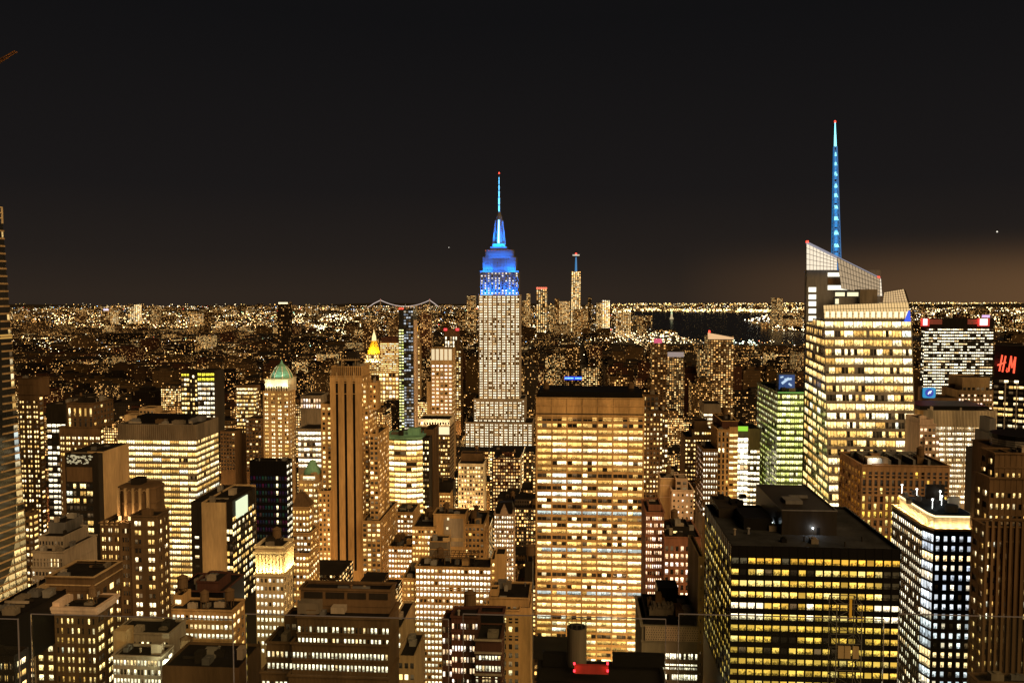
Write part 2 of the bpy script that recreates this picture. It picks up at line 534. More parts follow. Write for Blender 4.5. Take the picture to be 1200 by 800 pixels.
    def dress(s):
        """ducts, units, pipes, rails and tanks on every roof near enough to show them"""
        r = random.Random(hash_s(s.label) + 5)
        for i, (x0, x1, y0, y1, z0, z1, roof) in enumerate(s.tb):
            if not roof: continue
            others = [t for j, t in enumerate(s.tb) if j != i and t[5] > z1 - .5]
            def ok(a, b_, c, d):
                return a > x0 + 1 and b_ < x1 - 1 and c > y0 + 1 and d < y1 - 1 and not any(a < t[1] and b_ > t[0] and c < t[3] and d > t[2] for t in others)
            z = z1 - .86
            if s.wallm in ('gold', 'brown', 'tan', 'cream', 'maroon', 'red', 'clay', 'pink', 'lime') and z1 - z0 > 9 and x1 - x0 > 8:
                m = MB(); m.ring(x0 - .45, x1 + .45, y0 - .45, y1 + .1, z1 - .35, z1 + .12, .9)
                for dz in (5.2, 13.0):
                    if z1 - dz > z0 + 3 and r.random() < .8:
                        c_ = MB(); c_.box(x0 - .22, x1 + .22, y0 - .22, y0 + .05, z1 - dz, z1 - dz + .5); s.part('string_course', c_, M[s.wallm])
                s.part('cornice', m, M[s.wallm])
            n = int(min(9, (x1 - x0) * (y1 - y0) / 70)) + 1
            old = s.wallm in ('gold', 'brown', 'tan', 'cream', 'maroon', 'red', 'clay', 'pink')
            for k in range(n):
                for _ in range(6):
                    w, d, h = r.uniform(1.2, 4.5), r.uniform(1.2, 4.5), r.uniform(.8, 2.6)
                    x, y = r.uniform(x0, x1), r.uniform(y0, y1)
                    if not ok(x, x + w, y, y + d): continue
                    m = MB(); q = r.random()
                    if q < .16 and old and w > 2:
                        if ok(x - .5, x + 4.8, y - .5, y + 4.8): s.tank(x + 2.2, y + 2.2, z, r.uniform(1.6, 2.1))
                        break
                    if q < .30: m.cyl(x, y, z, z + h, .35, .35, 8); m.cyl(x, y, z + h, z + h + .3, .6, .3, 8); nm = 'vent_pipe'
                    elif q < .46 and ok(x, x + w * 2.2, y, y + .9): m.box(x, x + w * 2.2, y, y + .8, z + .3, z + 1.1); nm = 'duct'
                    elif q < .60: m.box(x, x + w, y, y + d, z, z + h + 1.2); m.box(x - .15, x + w + .15, y - .15, y + d + .15, z + h + 1.2, z + h + 1.4); nm = 'stair_house'
                    else: m.box(x, x + w, y, y + d, z, z + h); m.cyl(x + w / 2, y + d / 2, z + h, z + h + .35, min(w, d) * .35, min(w, d) * .35, 10); nm = 'roof_unit'
                    s.part(nm, m, M[r.choice(('grey', 'dark', s.wallm, 'steel', 'lime', 'silver'))]); break
    def finish(s, wmax=100, pane_min=0.0):
        if s.D < 660 and s.D > 150: s.dress()
        vs = [v for m in s.w.values() for v in m.v]
        xs = [v[0] for v in vs]; ys = [v[1] for v in vs]
        ox, oy = (min(xs) + max(xs)) / 2, (min(ys) + max(ys)) / 2
        root = empty(s.name, (ox, oy, 0), s.label, s.cat, s.group)
        def shift(m):
            m.v = [(a - ox, b - oy, c) for a, b, c in m.v]; return m
        for k, (mn, m) in enumerate(s.w.items()):
            if m.v: shift(m).build('wall' if mn[1] == s.wallm else 'cladding', M[mn[1]], root)
        for q in s.rfs:
            if q.v: shift(q).build('roof', M[s.roofm], root)
        # the 100 windows that show largest are parts, the rest one part
        def size(w):
            if w[0] == 'f':
                p = Vector(w[1]); e = Vector((math.cos(w[4]) * w[2], math.sin(w[4]) * w[2], 0))
                c = [p, p + e, p + e + Vector((0, 0, w[3])), p + Vector((0, 0, w[3]))]
            else: c = w[1]
            q = [px(v) for v in c]
            A = abs(sum(q[i][0] * q[(i+1) % 4][1] - q[(i+1) % 4][0] * q[i][1] for i in range(4))) / 2
            cu, cv = sum(a[0] for a in q) / 4, sum(a[1] for a in q) / 4
            vis = -10 < cu < 1210 and cv < min(s.vb, 800) + 4
            return A if vis else A * 1e-3, A, vis
        ws = sorted(((size(w), i) for i, w in enumerate(s.win)), key=lambda t: (-round(t[0][0], 1), t[1]))
        ind = [i for (a, A, vis), i in ws[:wmax] if A >= pane_min and vis]
        iset = set(ind)
        rest = MB()
        for i, w in enumerate(s.win):
            c = w[-1]
            if w[0] == 'f':
                _, p, wd, ht, an, _c = w
                e = (math.cos(an) * wd, math.sin(an) * wd)
                if i in iset:
                    o = bpy.data.objects.new('window', pane_mesh(wd / ht, 0)); COL.objects.link(o)
                    o.parent = root; o.location = (p[0] - ox, p[1] - oy, p[2]); o.rotation_euler = (0, 0, an); o.scale = (wd, 1, ht)
                    o.color = c
                else:
                    a = (p[0] - ox, p[1] - oy)
                    k = wd / ht
                    rest.quad([(a[0], a[1], p[2]), (a[0] + e[0], a[1] + e[1], p[2]), (a[0] + e[0], a[1] + e[1], p[2] + ht), (a[0], a[1], p[2] + ht)],
                              [(0, 0), (k, 0), (k, 1), (0, 1)], c)
            else:
                pts = [(v[0] - ox, v[1] - oy, v[2]) for v in w[1]]
                k = (w[1][1] - w[1][0]).length / max(.1, (w[1][3] - w[1][0]).length)
                if i in iset:
                    m = MB(); b0 = pts[0]
                    m.quad([(a - b0[0], b - b0[1], c_ - b0[2]) for a, b, c_ in pts], [(0, 0), (k, 0), (k, 1), (0, 1)])
                    o = m.build('window', MWO, root); o.location = b0; o.color = c
                else:
                    rest.quad(pts, [(0, 0), (k, 0), (k, 1), (0, 1)], c)
        if rest.v:
            o = rest.build('window_rows', MWS, root); o['kind'] = 'stuff'
        for name, mb, mat, label, sub in s.extra:
            o = shift(mb).build(name, mat, root)
            if label: o['label'] = label
            for sn, sm, smat in sub: shift(sm).build(sn, smat, o)
        if s.rot:
            root.rotation_euler = (0, 0, s.rot)
            px_, py_ = s.pivot; c_, n_ = math.cos(s.rot), math.sin(s.rot)
            root.location = (px_ + c_ * (ox - px_) - n_ * (oy - py_), py_ + n_ * (ox - px_) + c_ * (oy - py_), 0)
        zt = max(v[2] for m in s.w.values() for v in m.v)
        HEROES.append(dict(x=(min(xs), max(xs)), y=(min(ys), max(ys)), z=zt, pxs=s.pxs, label=s.label))
        s.root = root; s.org = (ox, oy)
        return root

def hash_s(t):
    h = 0
    for ch in t: h = (h * 131 + ord(ch)) % 1000003
    return h

def point_light(name, loc, rgb, watts, rad=.5, parent=None, org=(0, 0)):
    l = bpy.data.lights.new(name, 'POINT'); l.color = rgb; l.energy = watts; l.shadow_soft_size = rad
    o = bpy.data.objects.new(name, l); COL.objects.link(o); o.location = loc
    if parent: o.parent = parent; o.location = (loc[0] - org[0], loc[1] - org[1], loc[2])
    return o

def spot_light(name, loc, aim, rgb, watts, cone=110, rad=.5, parent=None, org=(0, 0)):
    l = bpy.data.lights.new(name, 'SPOT'); l.color = rgb; l.energy = watts; l.shadow_soft_size = rad
    l.spot_size = R(cone); l.spot_blend = .6
    o = bpy.data.objects.new(name, l); COL.objects.link(o); o.location = loc
    o.rotation_euler = Vector(aim).to_track_quat('-Z', 'Y').to_euler()
    if parent: o.parent = parent; o.location = (loc[0] - org[0], loc[1] - org[1], loc[2])
    return o

def spec(bays, **k): return dict(bays=bays, **k)

# ================================================================== the ground
def ground():
    m, t = newmat('night_ground')
    o = N(t, 'ShaderNodeOutputMaterial'); b = N(t, 'ShaderNodeBsdfPrincipled'); b.inputs['Roughness'].default_value = .9
    tc = N(t, 'ShaderNodeTexCoord'); n = N(t, 'ShaderNodeTexNoise'); n.inputs['Scale'].default_value = .02; n.inputs['Detail'].default_value = 6
    t.links.new(tc.outputs['Object'], n.inputs['Vector'])
    r = N(t, 'ShaderNodeValToRGB'); r.color_ramp.elements[0].color = (.02, .018, .016, 1); r.color_ramp.elements[1].color = (.07, .06, .05, 1)
    t.links.new(n.outputs['Fac'], r.inputs[0]); t.links.new(r.outputs[0], b.inputs['Base Color']); t.links.new(b.outputs[0], o.inputs[0])
    mb = MB(); k = 48; Rr = 21000
    mb.v = [(Rr * math.cos(2 * math.pi * i / k), Rr * math.sin(2 * math.pi * i / k), 0) for i in range(k)]; mb.f = [tuple(range(k))]
    tag(mb.build('ground', m), kind='structure')
    # avenues and cross streets as sheets above the ground
    asp = wall_mat('asphalt', (.05, .047, .045), rough=.8, var=.3, scale=.1)
    av = MB(); st = MB()
    for x in AVENUES: av.quad([(x - 12, 60, .008), (x + 12, 60, .008), (x + 12, 6500, .008), (x - 12, 6500, .008)])
    for j in range(1, 40):
        y = 80 * j + 5
        st.quad([(-1700, y - 6, .004), (1700, y - 6, .004), (1700, y + 6, .004), (-1700, y + 6, .004)])
    av.uv = []; st.uv = []
    tag(av.build('avenue', asp), kind='structure'); tag(st.build('cross_street', asp), kind='structure')
    # harbour and river
    wm, t = newmat('harbour_water')
    o = N(t, 'ShaderNodeOutputMaterial'); b = N(t, 'ShaderNodeBsdfPrincipled')
    b.inputs['Base Color'].default_value = (.006, .007, .009, 1); b.inputs['Roughness'].default_value = .25
    n = N(t, 'ShaderNodeTexNoise'); n.inputs['Scale'].default_value = .01; n.inputs['Detail'].default_value = 4
    bp = N(t, 'ShaderNodeBump'); bp.inputs['Strength'].default_value = .4; bp.inputs['Distance'].default_value = 8
    tc = N(t, 'ShaderNodeTexCoord'); t.links.new(tc.outputs['Object'], n.inputs['Vector'])
    t.links.new(n.outputs['Fac'], bp.inputs['Height']); t.links.new(bp.outputs[0], b.inputs['Normal']); t.links.new(b.outputs[0], o.inputs[0])
    mb = MB(); mb.v = [(p.x, p.y, .6) for p in WATER]; mb.f = [tuple(range(len(WATER)))]
    tag(mb.build('water', wm), kind='structure')
    # low hills on the horizon
    hm = wall_mat('dark_hill', (.03, .025, .02), rough=1)
    mb = MB(); prev = None; r = random.Random(3)
    for i in range(0, 61):
        a = R(-40 + 80 * i / 60) - YAW
        h = 30 + 22 * math.sin(i * .31) + 16 * math.sin(i * .83 + 1) + r.uniform(-4, 4) + max(0, i - 30) * 2.2
        p = [(math.sin(a) * d, math.cos(a) * d, z) for d, z in ((17800, 0), (19000, h * .6), (20300, h), (20950, 0))]
        if prev:
            for k in range(3):
                j = len(mb.v); mb.v += [prev[k], p[k], p[k+1], prev[k+1]]; mb.f.append((j, j+1, j+2, j+3))
        prev = p
    tag(mb.build('hills', hm), kind='structure')
AVENUES = [-1130, -930, -700, -480, -330, -190, 52, 345, 625, 900, 1180, 1460]
WATER = [G(u, v) for u, v in ((738, 365), (905, 367.3), (893, 372), (872, 376), (905, 388), (945, 391), (1090, 393.5), (1215, 395), (1215, 403), (1090, 405), (945, 403), (850, 402.5), (802, 399), (788, 391), (757, 388))]
ground()

# ================================================================== landmark towers
office = lambda bays, **k: dict(dict(bays=bays, pal='office', lit=.75, fh=3.8, wh=.5, pier=.3, bayw=4.5), **k)

# ---- tower with the 7 wide bays in the middle
b = Bld('office_tower', 'broad tan office tower of seven wide bays of bright windows in the centre', D=520, wall='gold', vb=778)
dk = [12, 18, 15, 21, 29]
def big_fn(i, k, c, r):
    if i == 21 or i in (15, 28): 
        if r.random() < .85: s_ = r.uniform(.4, .8); return (.62 * s_, .72 * s_, .66 * s_, r.random())
    if i in (0, 1, 2) and c[0] > .3: q_ = r.uniform(.45, 1.0); return (1.1 * q_, .62 * q_, .16 * q_, c[3])
    return c
b.tier(628, 755.5, 466, depth=42, front=office(7, per=3, pier=.10, mull=.16, fh=3.86, wh=.60, top=11.4, lit=.70, floor=.40, fn=big_fn, gain=1.0, edge=.6, r=.7))
x0, x1, y0, y1, z0, z1 = b.bounds
b.box('mechanical_floor', M['black'], x0 + 1.2, x1 - 1.2, y0 + 2.5, y1 - 2, z1 - .9, z1 + 3.2)
m = MB()
for k in range(8):
    xx = x0 + (x1 - x0) * k / 7; m.box(xx - .07, xx + .07, y0 - .12, y0 + .2, z1 - 10, z1 - .2)
m.box(x0 + .2, x1 - .2, y0 - .06, y0 + .2, z1 - 10.3, z1 - 9.7)
b.part('joint', m, M['dark'])
b.finish()

# ---- Empire State like setback tower
D = 1290
b = Bld('skyscraper', 'tallest limestone setback skyscraper with blue floodlit crown and slim mast', 'skyscraper', D=D, wall='lime', vb=528)
es = dict(pal='white', fh=3.75, wh=.55, pier=.40, per=2, mull=.7, lit=.90, floor=.16, r=.6, top=2.0, gain=.84, even=1)
b.tier(545, 624, 495, depth=60, D=D - 8, front=dict(es, bays=14, rows=10), vb=528)
b.tier(555, 615, 467, depth=56, D=D, front=dict(es, bays=11, rows=20), vb=528, z0=0)
b.tier(557.3, 611.7, 469, depth=50, D=D - 3.5, front=dict(es, bays=10, rows=20, lit=.95), vb=495, bot=492)
b.tier(561, 609, 345, depth=44, D=D + 3, front=dict(es, bays=9), sid=dict(es, bayw=6), vb=470, bot=480)
b.tier(562.5, 607.5, 317.5, depth=41, D=D + 6, bot=346, mat='slate', front=dict(es, bays=11, per=1, pier=.6, lit=.22))
b.tier(565.5, 604.5, 301, depth=36, D=D + 9, bot=319, mat='slate')
b.tier(568.5, 601.5, 292.5, depth=30, D=D + 12, bot=303, mat='slate')
for (u0, u1, v0, v1, dd, n_) in ((565.5, 604.5, 301, 318, 9, 11), (568.5, 601.5, 292.5, 302, 12, 9)):
    m = MB()
    for k in range(n_):
        a_ = P(u0 + (u1 - u0) * (k + .2) / n_, v0, D + dd); c_ = P(u0 + (u1 - u0) * (k + .55) / n_, v1, D + dd); m.box(a_.x, c_.x, D + dd - 1.1, D + dd + .1, c_.z, a_.z - 1)
    b.part('crown_rib', m, M['slate'])
zz = lambda v: P(585, v, D + 27).z
ax = P(585, 300, D + 27).x; ay = D + 27
m = MB()
m.box(ax - 13, ax + 13, ay - 12, ay + 12, zz(294), zz(289.5)); m.box(ax - 10, ax + 10, ay - 10, ay + 10, zz(289.5), zz(286))
m.lathe(ax, ay, [(zz(286), 6.2), (zz(257), 5.2), (zz(254), 4.6), (zz(252), 3.2), (zz(248), 2.2)], 16)
b.part('mast', m, M['slate'])
m = MB()
for sx, sy in ((1, 0), (-1, 0), (0, 1), (0, -1)):
    t = 1.1
    A = [(ax + sx * 5 - sy * t, ay + sy * 5 - sx * t), (ax + sx * 10.5 - sy * t, ay + sy * 10.5 - sx * t), (ax + sx * 10.5 + sy * t, ay + sy * 10.5 + sx * t), (ax + sx * 5 + sy * t, ay + sy * 5 + sx * t)]
    B_ = [(ax + sx * 4.4 - sy * t, ay + sy * 4.4 - sx * t), (ax + sx * 6.4 - sy * t, ay + sy * 6.4 - sx * t), (ax + sx * 6.4 + sy * t, ay + sy * 6.4 + sx * t), (ax + sx * 4.4 + sy * t, ay + sy * 4.4 + sx * t)]
    m.loft([(x, y, zz(286)) for x, y in A], [(x, y, zz(258)) for x, y in B_])
b.part('mast_wing', m, M['steel'])
ebl = emit('blue_mast_light', (.10, .55, 1.0), 2.6); eblw = emit('pale_blue_light', (.45, .85, 1.0), 2.2); red = emit('red_beacon', (1, .05, .03), 4.0)
m = MB(); m.box(ax - 1.5, ax + 1.5, ay - 11.2, ay - 10.6, zz(285.5), zz(282.5)); m.loft([(ax - 1.3, ay - 11.0, zz(283)), (ax + 1.3, ay - 11.0, zz(283)), (ax + 1.3, ay - 10.2, zz(283)), (ax - 1.3, ay - 10.2, zz(283))], [(ax - 1.0, ay - 7.0, zz(258)), (ax + 1.0, ay - 7.0, zz(258)), (ax + 1.0, ay - 6.2, zz(258)), (ax - 1.0, ay - 6.2, zz(258))])
b.part('mast_window', m, eblw)
m = MB(); m.lathe(ax, ay, [(zz(248), 1.6), (zz(230), 1.3), (zz(228), .8), (zz(212), .55), (zz(204), .35)], 8)
for v in (244, 238, 233, 226, 220): m.cyl(ax, ay, zz(v), zz(v) + 1.2, 2.2, 2.2, 8)
b.part('antenna', m, M['steel'])
m = MB()
for v0, v1, w in ((248, 241, 1.0), (240, 232, 1.1), (231, 224, .8), (223, 217, .6), (216, 211, .5), (210.5, 208, .45)):
    m.box(ax - w, ax + w, ay - 2.6, ay - 2.1, zz(v0), zz(v1))
b.part('antenna_lights', m, ebl)
m = MB(); m.cyl(ax, ay, zz(203.6), zz(202), 1.2, .8, 8); b.part('beacon', m, red)
m = MB(); x0 = P(569, 295, D + 11).x; x1 = P(599, 295, D + 11).x
for k in range(9): 
    xx = x0 + (x1 - x0) * k / 8; m.cyl(xx, D + 12.6, zz(294.8), zz(293.6), .7, .7, 6)
b.part('red_light_row', m, emit('soft_red_light', (1, .16, .10), 1.3))
root = b.finish()
BL = (.0, .20, 1.0)
def flood_bar(u0, u1, v, dd, W_, aim=(0, .42, 1)):      # a row of floodlights along a ledge
    p_, q_ = P(u0, v, D + dd), P(u1, v, D + dd)
    l = bpy.data.lights.new('floodlight', 'AREA'); l.shape = 'RECTANGLE'; l.size = q_.x - p_.x; l.size_y = 1.6; l.energy = W_; l.color = BL; l.spread = R(150)
    o = bpy.data.objects.new('floodlight', l); COL.objects.link(o); o.parent = root
    o.location = ((p_.x + q_.x) / 2 - b.org[0], D + dd - b.org[1], p_.z)
    o.rotation_euler = Vector(aim).to_track_quat('-Z', 'Y').to_euler()
flood_bar(563, 579, 345.5, -1.5, 40000); flood_bar(591, 607, 345.5, -1.5, 40000); flood_bar(580, 590, 345.5, -1.5, 9000)
flood_bar(563, 577, 318.5, 3.0, 36000); flood_bar(593, 607, 318.5, 3.0, 36000); flood_bar(579, 591, 318.5, 3.0, 9000); flood_bar(571, 599, 302, 6.0, 20000)
flood_bar(575, 595, 290, 6.0, 230000, (0, .33, 1))

# ---- crystalline glass tower on the right
D = 560
b = Bld('glass_skyscraper', 'tall faceted glass tower with slanted lit crown and blue lattice spire', 'skyscraper', D=D, wall='silver', vb=640)
def g0(p): return Vector((p.x, p.y, 0))
def at(u, v, d): return P(u, v, d)
A0, B0, C0 = at(938.5, 660, 636), at(975.5, 660, D), at(1080, 660, D)
A1, B1, C1 = at(945.5, 375, 640), at(966, 375, D + 2), at(1067.5, 375, D + 2)
zb, zt = min(A0.z, B0.z, C0.z), B1.z
A0.z = B0.z = C0.z = zb; A1.z = C1.z = zt
E0 = Vector((C0.x + 4, D + 85, zb)); F0 = Vector((A0.x + 2, D + 110, zb)); E1 = Vector((C1.x, D + 85, zt)); F1 = Vector((A1.x + 2, D + 110, zt))
def shrink(L, k=.84):
    c = sum(L, Vector()) / len(L); return [Vector((c.x + (p.x - c.x) * k, c.y + (p.y - c.y) * k, p.z)) for p in L]
b.W('steel').loft(shrink([A0, B0, C0, E0, F0]), shrink([A1, B1, C1, E1, F1]))
b.W('roof').prism([(p.x, p.y) for p in shrink([A1, B1, C1, E1, F1], .985)], zt - 1.5, zt - .6)
b.W('steel').prism([(p.x, p.y) for p in (A0, B0, C0, E0, F0)], 0, zb - .3)
b.pxs.append((938, 1080, 284, 640, D))
boa = dict(pal='office', even=1, lit=.80, floor=.28, gain=1.05, per=3)
def bfn(i, k, c, r):
    return c
b.slope(B0, C0, B1, C1, 9, 31, boa, ww=.95, wh=.66, mat='silver', sp_t=.2)
b.slope(A0, B0, A1, B1, 5, 31, dict(boa, lit=.66, gain=.85), ww=.95, wh=.64, mat='silver', sp_t=.2)
b.slope(C0, E0, C1, E1, 7, 31, dict(boa, lit=.5), ww=.93, wh=.6, mat='silver')
# crown: glowing band of tall panes over the body
egl = emit('lit_screen_glass', (1.0, .70, .34), .7); eglw = emit('bright_screen_glass', (1.0, .86, .62), .95)
def screen(pts, nx, nz, mat_, name, shift_=.5, lines='dark'):
    """glazed screen wall standing free: pane slab and a grid of mullions; pts = bl, br, tr, tl"""
    bl, br, tr, tl = map(Vector, pts)
    n = (br - bl).cross(tl - bl).normalized()
    q = lambda u, v: (bl * (1-u) + br * u) * (1-v) + (tl * (1-u) + tr * u) * v
    m = MB(); m.loft([bl, br, tr, tl], [bl - n * .25, br - n * .25, tr - n * .25, tl - n * .25])
    g = MB()
    for i in range(nx + 1): g.bar(q(i / nx, 0) + n * .12, q(i / nx, 1) + n * .12, .22)
    for j in range(nz + 1): g.bar(q(0, j / nz) + n * .12, q(1, j / nz) + n * .12, .26)
    b.part(name, m, mat_, None, [('mullion', g, M[lines])])
yB = D + 2
zA = P(1000, 373.5, yB).z; zB = P(1000, 357, yB).z
x0, x1 = P(966, 365, yB).x, P(1067, 365, yB).x
screen([(x0, yB, zA), (x1, yB, zA), (x1 - 1.2, yB + 1, P(1060, 354, yB).z), (x0 - .5, yB + 1, P(960, 357.5, yB).z)], 30, 3, emit('warm_crown_glass', (1.0, .66, .28), .85), 'crown_screen')
m = MB()
for k in range(15):
    xx = x0 + (x1 - x0) * (k + .5) / 15; m.box(xx - 1.1, xx + 1.1, yB - .32, yB - .26, zA + 1, zA + 4.6)
b.part('crown_lamp', m, emit('crown_lamp', (1, .85, .5), 1.5))
screen([(x1 - .8, yB + 1, zA), (x1 - .8, yB + 60, zA), (x1 - 2, yB + 60, zB + 1), (x1 - 2, yB + 1, zB + 1)], 14, 3, egl, 'crown_screen')
# tall block behind the slanted crown
def bx(part, mat, L, R_, t, bt, d, dep): 
    p, q = P(L, t, d), P(R_, bt, d); b.box(part, mat, p.x, q.x, d, d + dep, q.z, p.z); return p.x, q.x, q.z, p.z
dz = 612
xa, xb, z0_, z1_ = bx('upper_block', M['steel'], 945.5, 1031, 316.5, 378, dz, 5)
bx('upper_block', M['steel'], 962, 1029, 318, 378, dz + 5.5, 30)
m = MB()
for v in (339.5, 348, 356, 364.5, 373): m.box(P(947.5, v, dz).x, P(956.2, v, dz).x, dz - .3, dz - .1, P(950, v + 2.6, dz).z, P(950, v - 2.9, dz).z)
m.box(P(970, 321, dz).x, P(990, 321, dz).x, dz - .3, dz - .1, P(980, 324, dz).z, P(980, 319.5, dz).z)
m.box(P(970, 336, dz).x, P(999, 336, dz).x, dz - .3, dz - .1, P(980, 339.6, dz).z, P(980, 334.4, dz).z)
m.box(P(1000, 336, dz).x, P(1004.5, 336, dz).x, dz - .3, dz - .1, P(980, 339.0, dz).z, P(980, 334.8, dz).z)
b.part('plant_window', m, emit('plant_window', (1.0, .93, .72), 1.7))
m = MB(); m.box(P(970, 330, dz).x, P(990, 330, dz).x, dz - .25, dz - .1, P(980, 333, dz).z, P(980, 326, dz).z); b.part('louvre', m, M['brown'])
dq = 596
bx('plant_room', M['steel'], 983, 1012, 348, 358, dq, 12); bx('plant_room', M['grey'], 1008, 1028, 339, 358, dq - 4, 12)
m = MB()
for L, R_, v0, v1 in ((979, 990, 342.5, 347), (993, 1006, 342.5, 347), (979, 983, 350, 356)):
    m.box(P(L, v0, dq - .5).x, P(R_, v0, dq - .5).x, dq - .5, dq - .3, P(L, v1, dq).z, P(L, v0, dq).z)
b.part('plant_window', m, emit('plant_window_dim', (1.0, .9, .55), 1.2))
ds = 608
tl, tr = P(945, 284, ds), P(1031, 326.5, ds)
m_ = P(978, 300, ds)
screen([P(945, 316.5, ds), P(981, 316.5, ds), P(981, 301.6, ds), tl], 9, 5, emit('white_crown_glass', (1.0, .86, .66), 1.0), 'slanted_screen')
screen([P(986, 338, ds - 2), P(1031, 346, ds - 2), P(1031, 326.5, ds - 2), P(981, 301.6, ds - 2)], 14, 5, emit('dim_crown_glass', (1.0, .74, .46), .42), 'slanted_screen')
screen([P(1022, 346, ds - .6), P(1034, 347, ds - .6), P(1032.5, 326.5, ds - .6), P(1026, 324, ds - .6)], 3, 5, emit('white_crown_glass', (1, .86, .66), .75), 'slanted_screen')
m = MB(); m.bar(tl, tr, 1.5); b.part('crown_rail', m, emit('rail_tube', (.75, .78, 1.0), .32))
m = MB()
for u in (984, 1004): m.box(P(u, 310, ds).x, P(u + 7, 310, ds).x, ds - .3, ds - .1, P(u, 322, ds).z, P(u, 318, ds).z)
b.part('crown_lamp', m, emit('crown_lamp', (1, .85, .5), 1.5))
for u, v in ((946, 283.3), (1029.5, 325)):
    p = P(u, v, ds - 1); m = MB(); m.cyl(p.x, p.y, p.z - .7, p.z + .7, .9, .9, 8); b.part('beacon', m, red)
dr = 585
screen([P(1034, 356, dr), P(1064, 355, dr), P(1059, 338.5, dr), P(1036, 342.5, dr)], 9, 6, emit('amber_crown_glass', (1.0, .66, .32), .75), 'crown_screen')
screen([P(1064, 355, dr), P(1066, 356, dr + 40), P(1061, 341, dr + 40), P(1059, 338.5, dr)], 6, 6, egl, 'crown_screen')
# spire
sp_ = Vector((P(980, 317, 618).x, 618, 0))
z = lambda v: P(980, v, 618).z
m = MB(); c_ = MB()
def leg(t, w): return [(sp_.x + lean(t) + w * sx, sp_.y + w * sy, t) for sx, sy in ((-1, -1), (1, -1), (1, 1), (-1, 1))]
lean = lambda t: -(t - z(317)) * .028
zs = [z(317) + (z(172) - z(317)) * k / 16 for k in range(17)]
wd = lambda t: 2.7 - 1.75 * (t - z(317)) / (z(172) - z(317))
for a, b_ in zip(zs[:-1], zs[1:]):
    lo, hi = leg(a, wd(a)), leg(b_, wd(b_))
    for k in range(4):
        m.bar(lo[k], hi[k], .5); m.bar(lo[k], hi[(k + 1) % 4], .3); m.bar(hi[k], hi[(k + 1) % 4], .3)
cy = emit('spire_blue_led', (.02, .36, .95), .8); cyw = emit('spire_pale_led', (.25, .85, 1.0), 1.8)
b.part('spire', m, emit('spire_lattice_led', (.01, .22, .60), .55))  # lattice bars glow themselves, imitating LED light falling on metal
for a, b_ in ((317, 296), (294, 268), (266, 240), (238, 213), (210, 192), (190, 178)):
    c_.loft([(x, y, zz_) for x, y, zz_ in leg(z(a), wd(z(a)) * .36)], [(x, y, zz_) for x, y, zz_ in leg(z(b_), wd(z(b_)) * .36)])
b.part('spire_light', c_, cy)
m = MB()
for v in (305, 290, 275, 258, 245, 231, 220, 206, 194, 183): m.loft(leg(z(v), wd(z(v)) * .75), leg(z(v - 5), wd(z(v - 5)) * .3))
b.part('spire_light', m, cyw)
m = MB(); m.loft(leg(z(172), .75), leg(z(158), .55)); m.loft(leg(z(158), .5), leg(z(144), .3)); b.part('spire_tip', m, cyw)
m = MB(); m.loft(leg(z(143.6), .5), leg(z(141.5), .4)); b.part('beacon', m, red)
for u, v in ((1066, 375),):
    p = P(u, v, D - .6); m = MB()
    m.loft([(p.x - 3.4, p.y, p.z - 1), (p.x + .8, p.y, p.z - 1), (p.x + .8, p.y + .3, p.z - 1), (p.x - 3.4, p.y + .3, p.z - 1)], [(p.x - .9, p.y, p.z + 6), (p.x + .1, p.y, p.z + 6), (p.x + .1, p.y + .3, p.z + 6), (p.x - .9, p.y + .3, p.z + 6)])
    b.part('blue_light', m, emit('blue_panel', (.03, .12, 1.0), .9))
b.finish()

# ---- stone tower with three dark stripes
D = 600
b = Bld('stone_tower', 'buff stone tower with three dark vertical stripes down its front', D=D, wall='gold', vb=682)
st = dict(pal='warm', fh=3.55, wh=.55, lit=.25, floor=.1, r=.35, gain=1.0)
b.tier(376, 388.5, 473, depth=26, D=D + 5, front=dict(st, bays=2, pier=.55, lit=.5, top=2))
b.tier(421, 432, 472, depth=26, D=D + 5.5, side=441, front=dict(st, bays=2, pier=.5, lit=.55, top=2), sid=dict(st, bayw=3, lit=.5))
b.tier(432, 441, 448, depth=14, D=D + 14, bot=480, front=dict(st, bays=2, pier=.5))
b.tier(424, 430, 448, D=D + 4, depth=18, bot=476, front=dict(st, bays=1, pier=.6, lit=.5))
b.tier(386.5, 424, 440.5, depth=28, front=None, sid=dict(st, bayw=3, lit=.3))
x0, x1, y0, y1, z0, z1 = b.bounds
for u in (394.7, 404.6, 414.6):
    p = P(u, 447, D); m = MB(); w = .85
    m.box(p.x - w, p.x + w, D - .06, D + .3, 60, p.z); b.part('dark_stripe', m, M['black'])
b.tier(388, 424, 429, depth=24, D=D + 1.2, bot=442, mat='gold')
x0, x1, y0, y1, z0, z1 = b.bounds
m = MB()
for k in range(15):
    xx = x0 + .5 + (x1 - x0 - 1.6) * k / 14; m.box(xx, xx + .55, y0 - .5, y0 + .1, z1 - 6.5, z1 - .4)
b.part('crown_fluting', m, M['brown'])
m = MB()
for u in (394.7, 404.6, 414.6):
    p = P(u, 445, D); m.loft([(p.x - .9, D - .5, p.z), (p.x + .9, D - .5, p.z), (p.x + .9, D + .4, p.z), (p.x - .9, D + .4, p.z)], [(p.x - .3, D - .3, p.z + 5.5), (p.x + .3, D - .3, p.z + 5.5), (p.x + .3, D + .4, p.z + 5.5), (p.x - .3, D + .4, p.z + 5.5)])
b.part('buttress', m, M['tan'])
m = MB(); zr = z1 - .9; xc = (x0 + x1) / 2
for dx in (-5, 5):
    for dy in (0, 5): m.box(xc + dx - .25, xc + dx + .25, y0 + 6 + dy, y0 + 6.5 + dy, zr, zr + 4.6)
m.box(xc - 7, xc + 7, y0 + 5.5, y0 + 11.8, zr + 4.6, zr + 5.1)
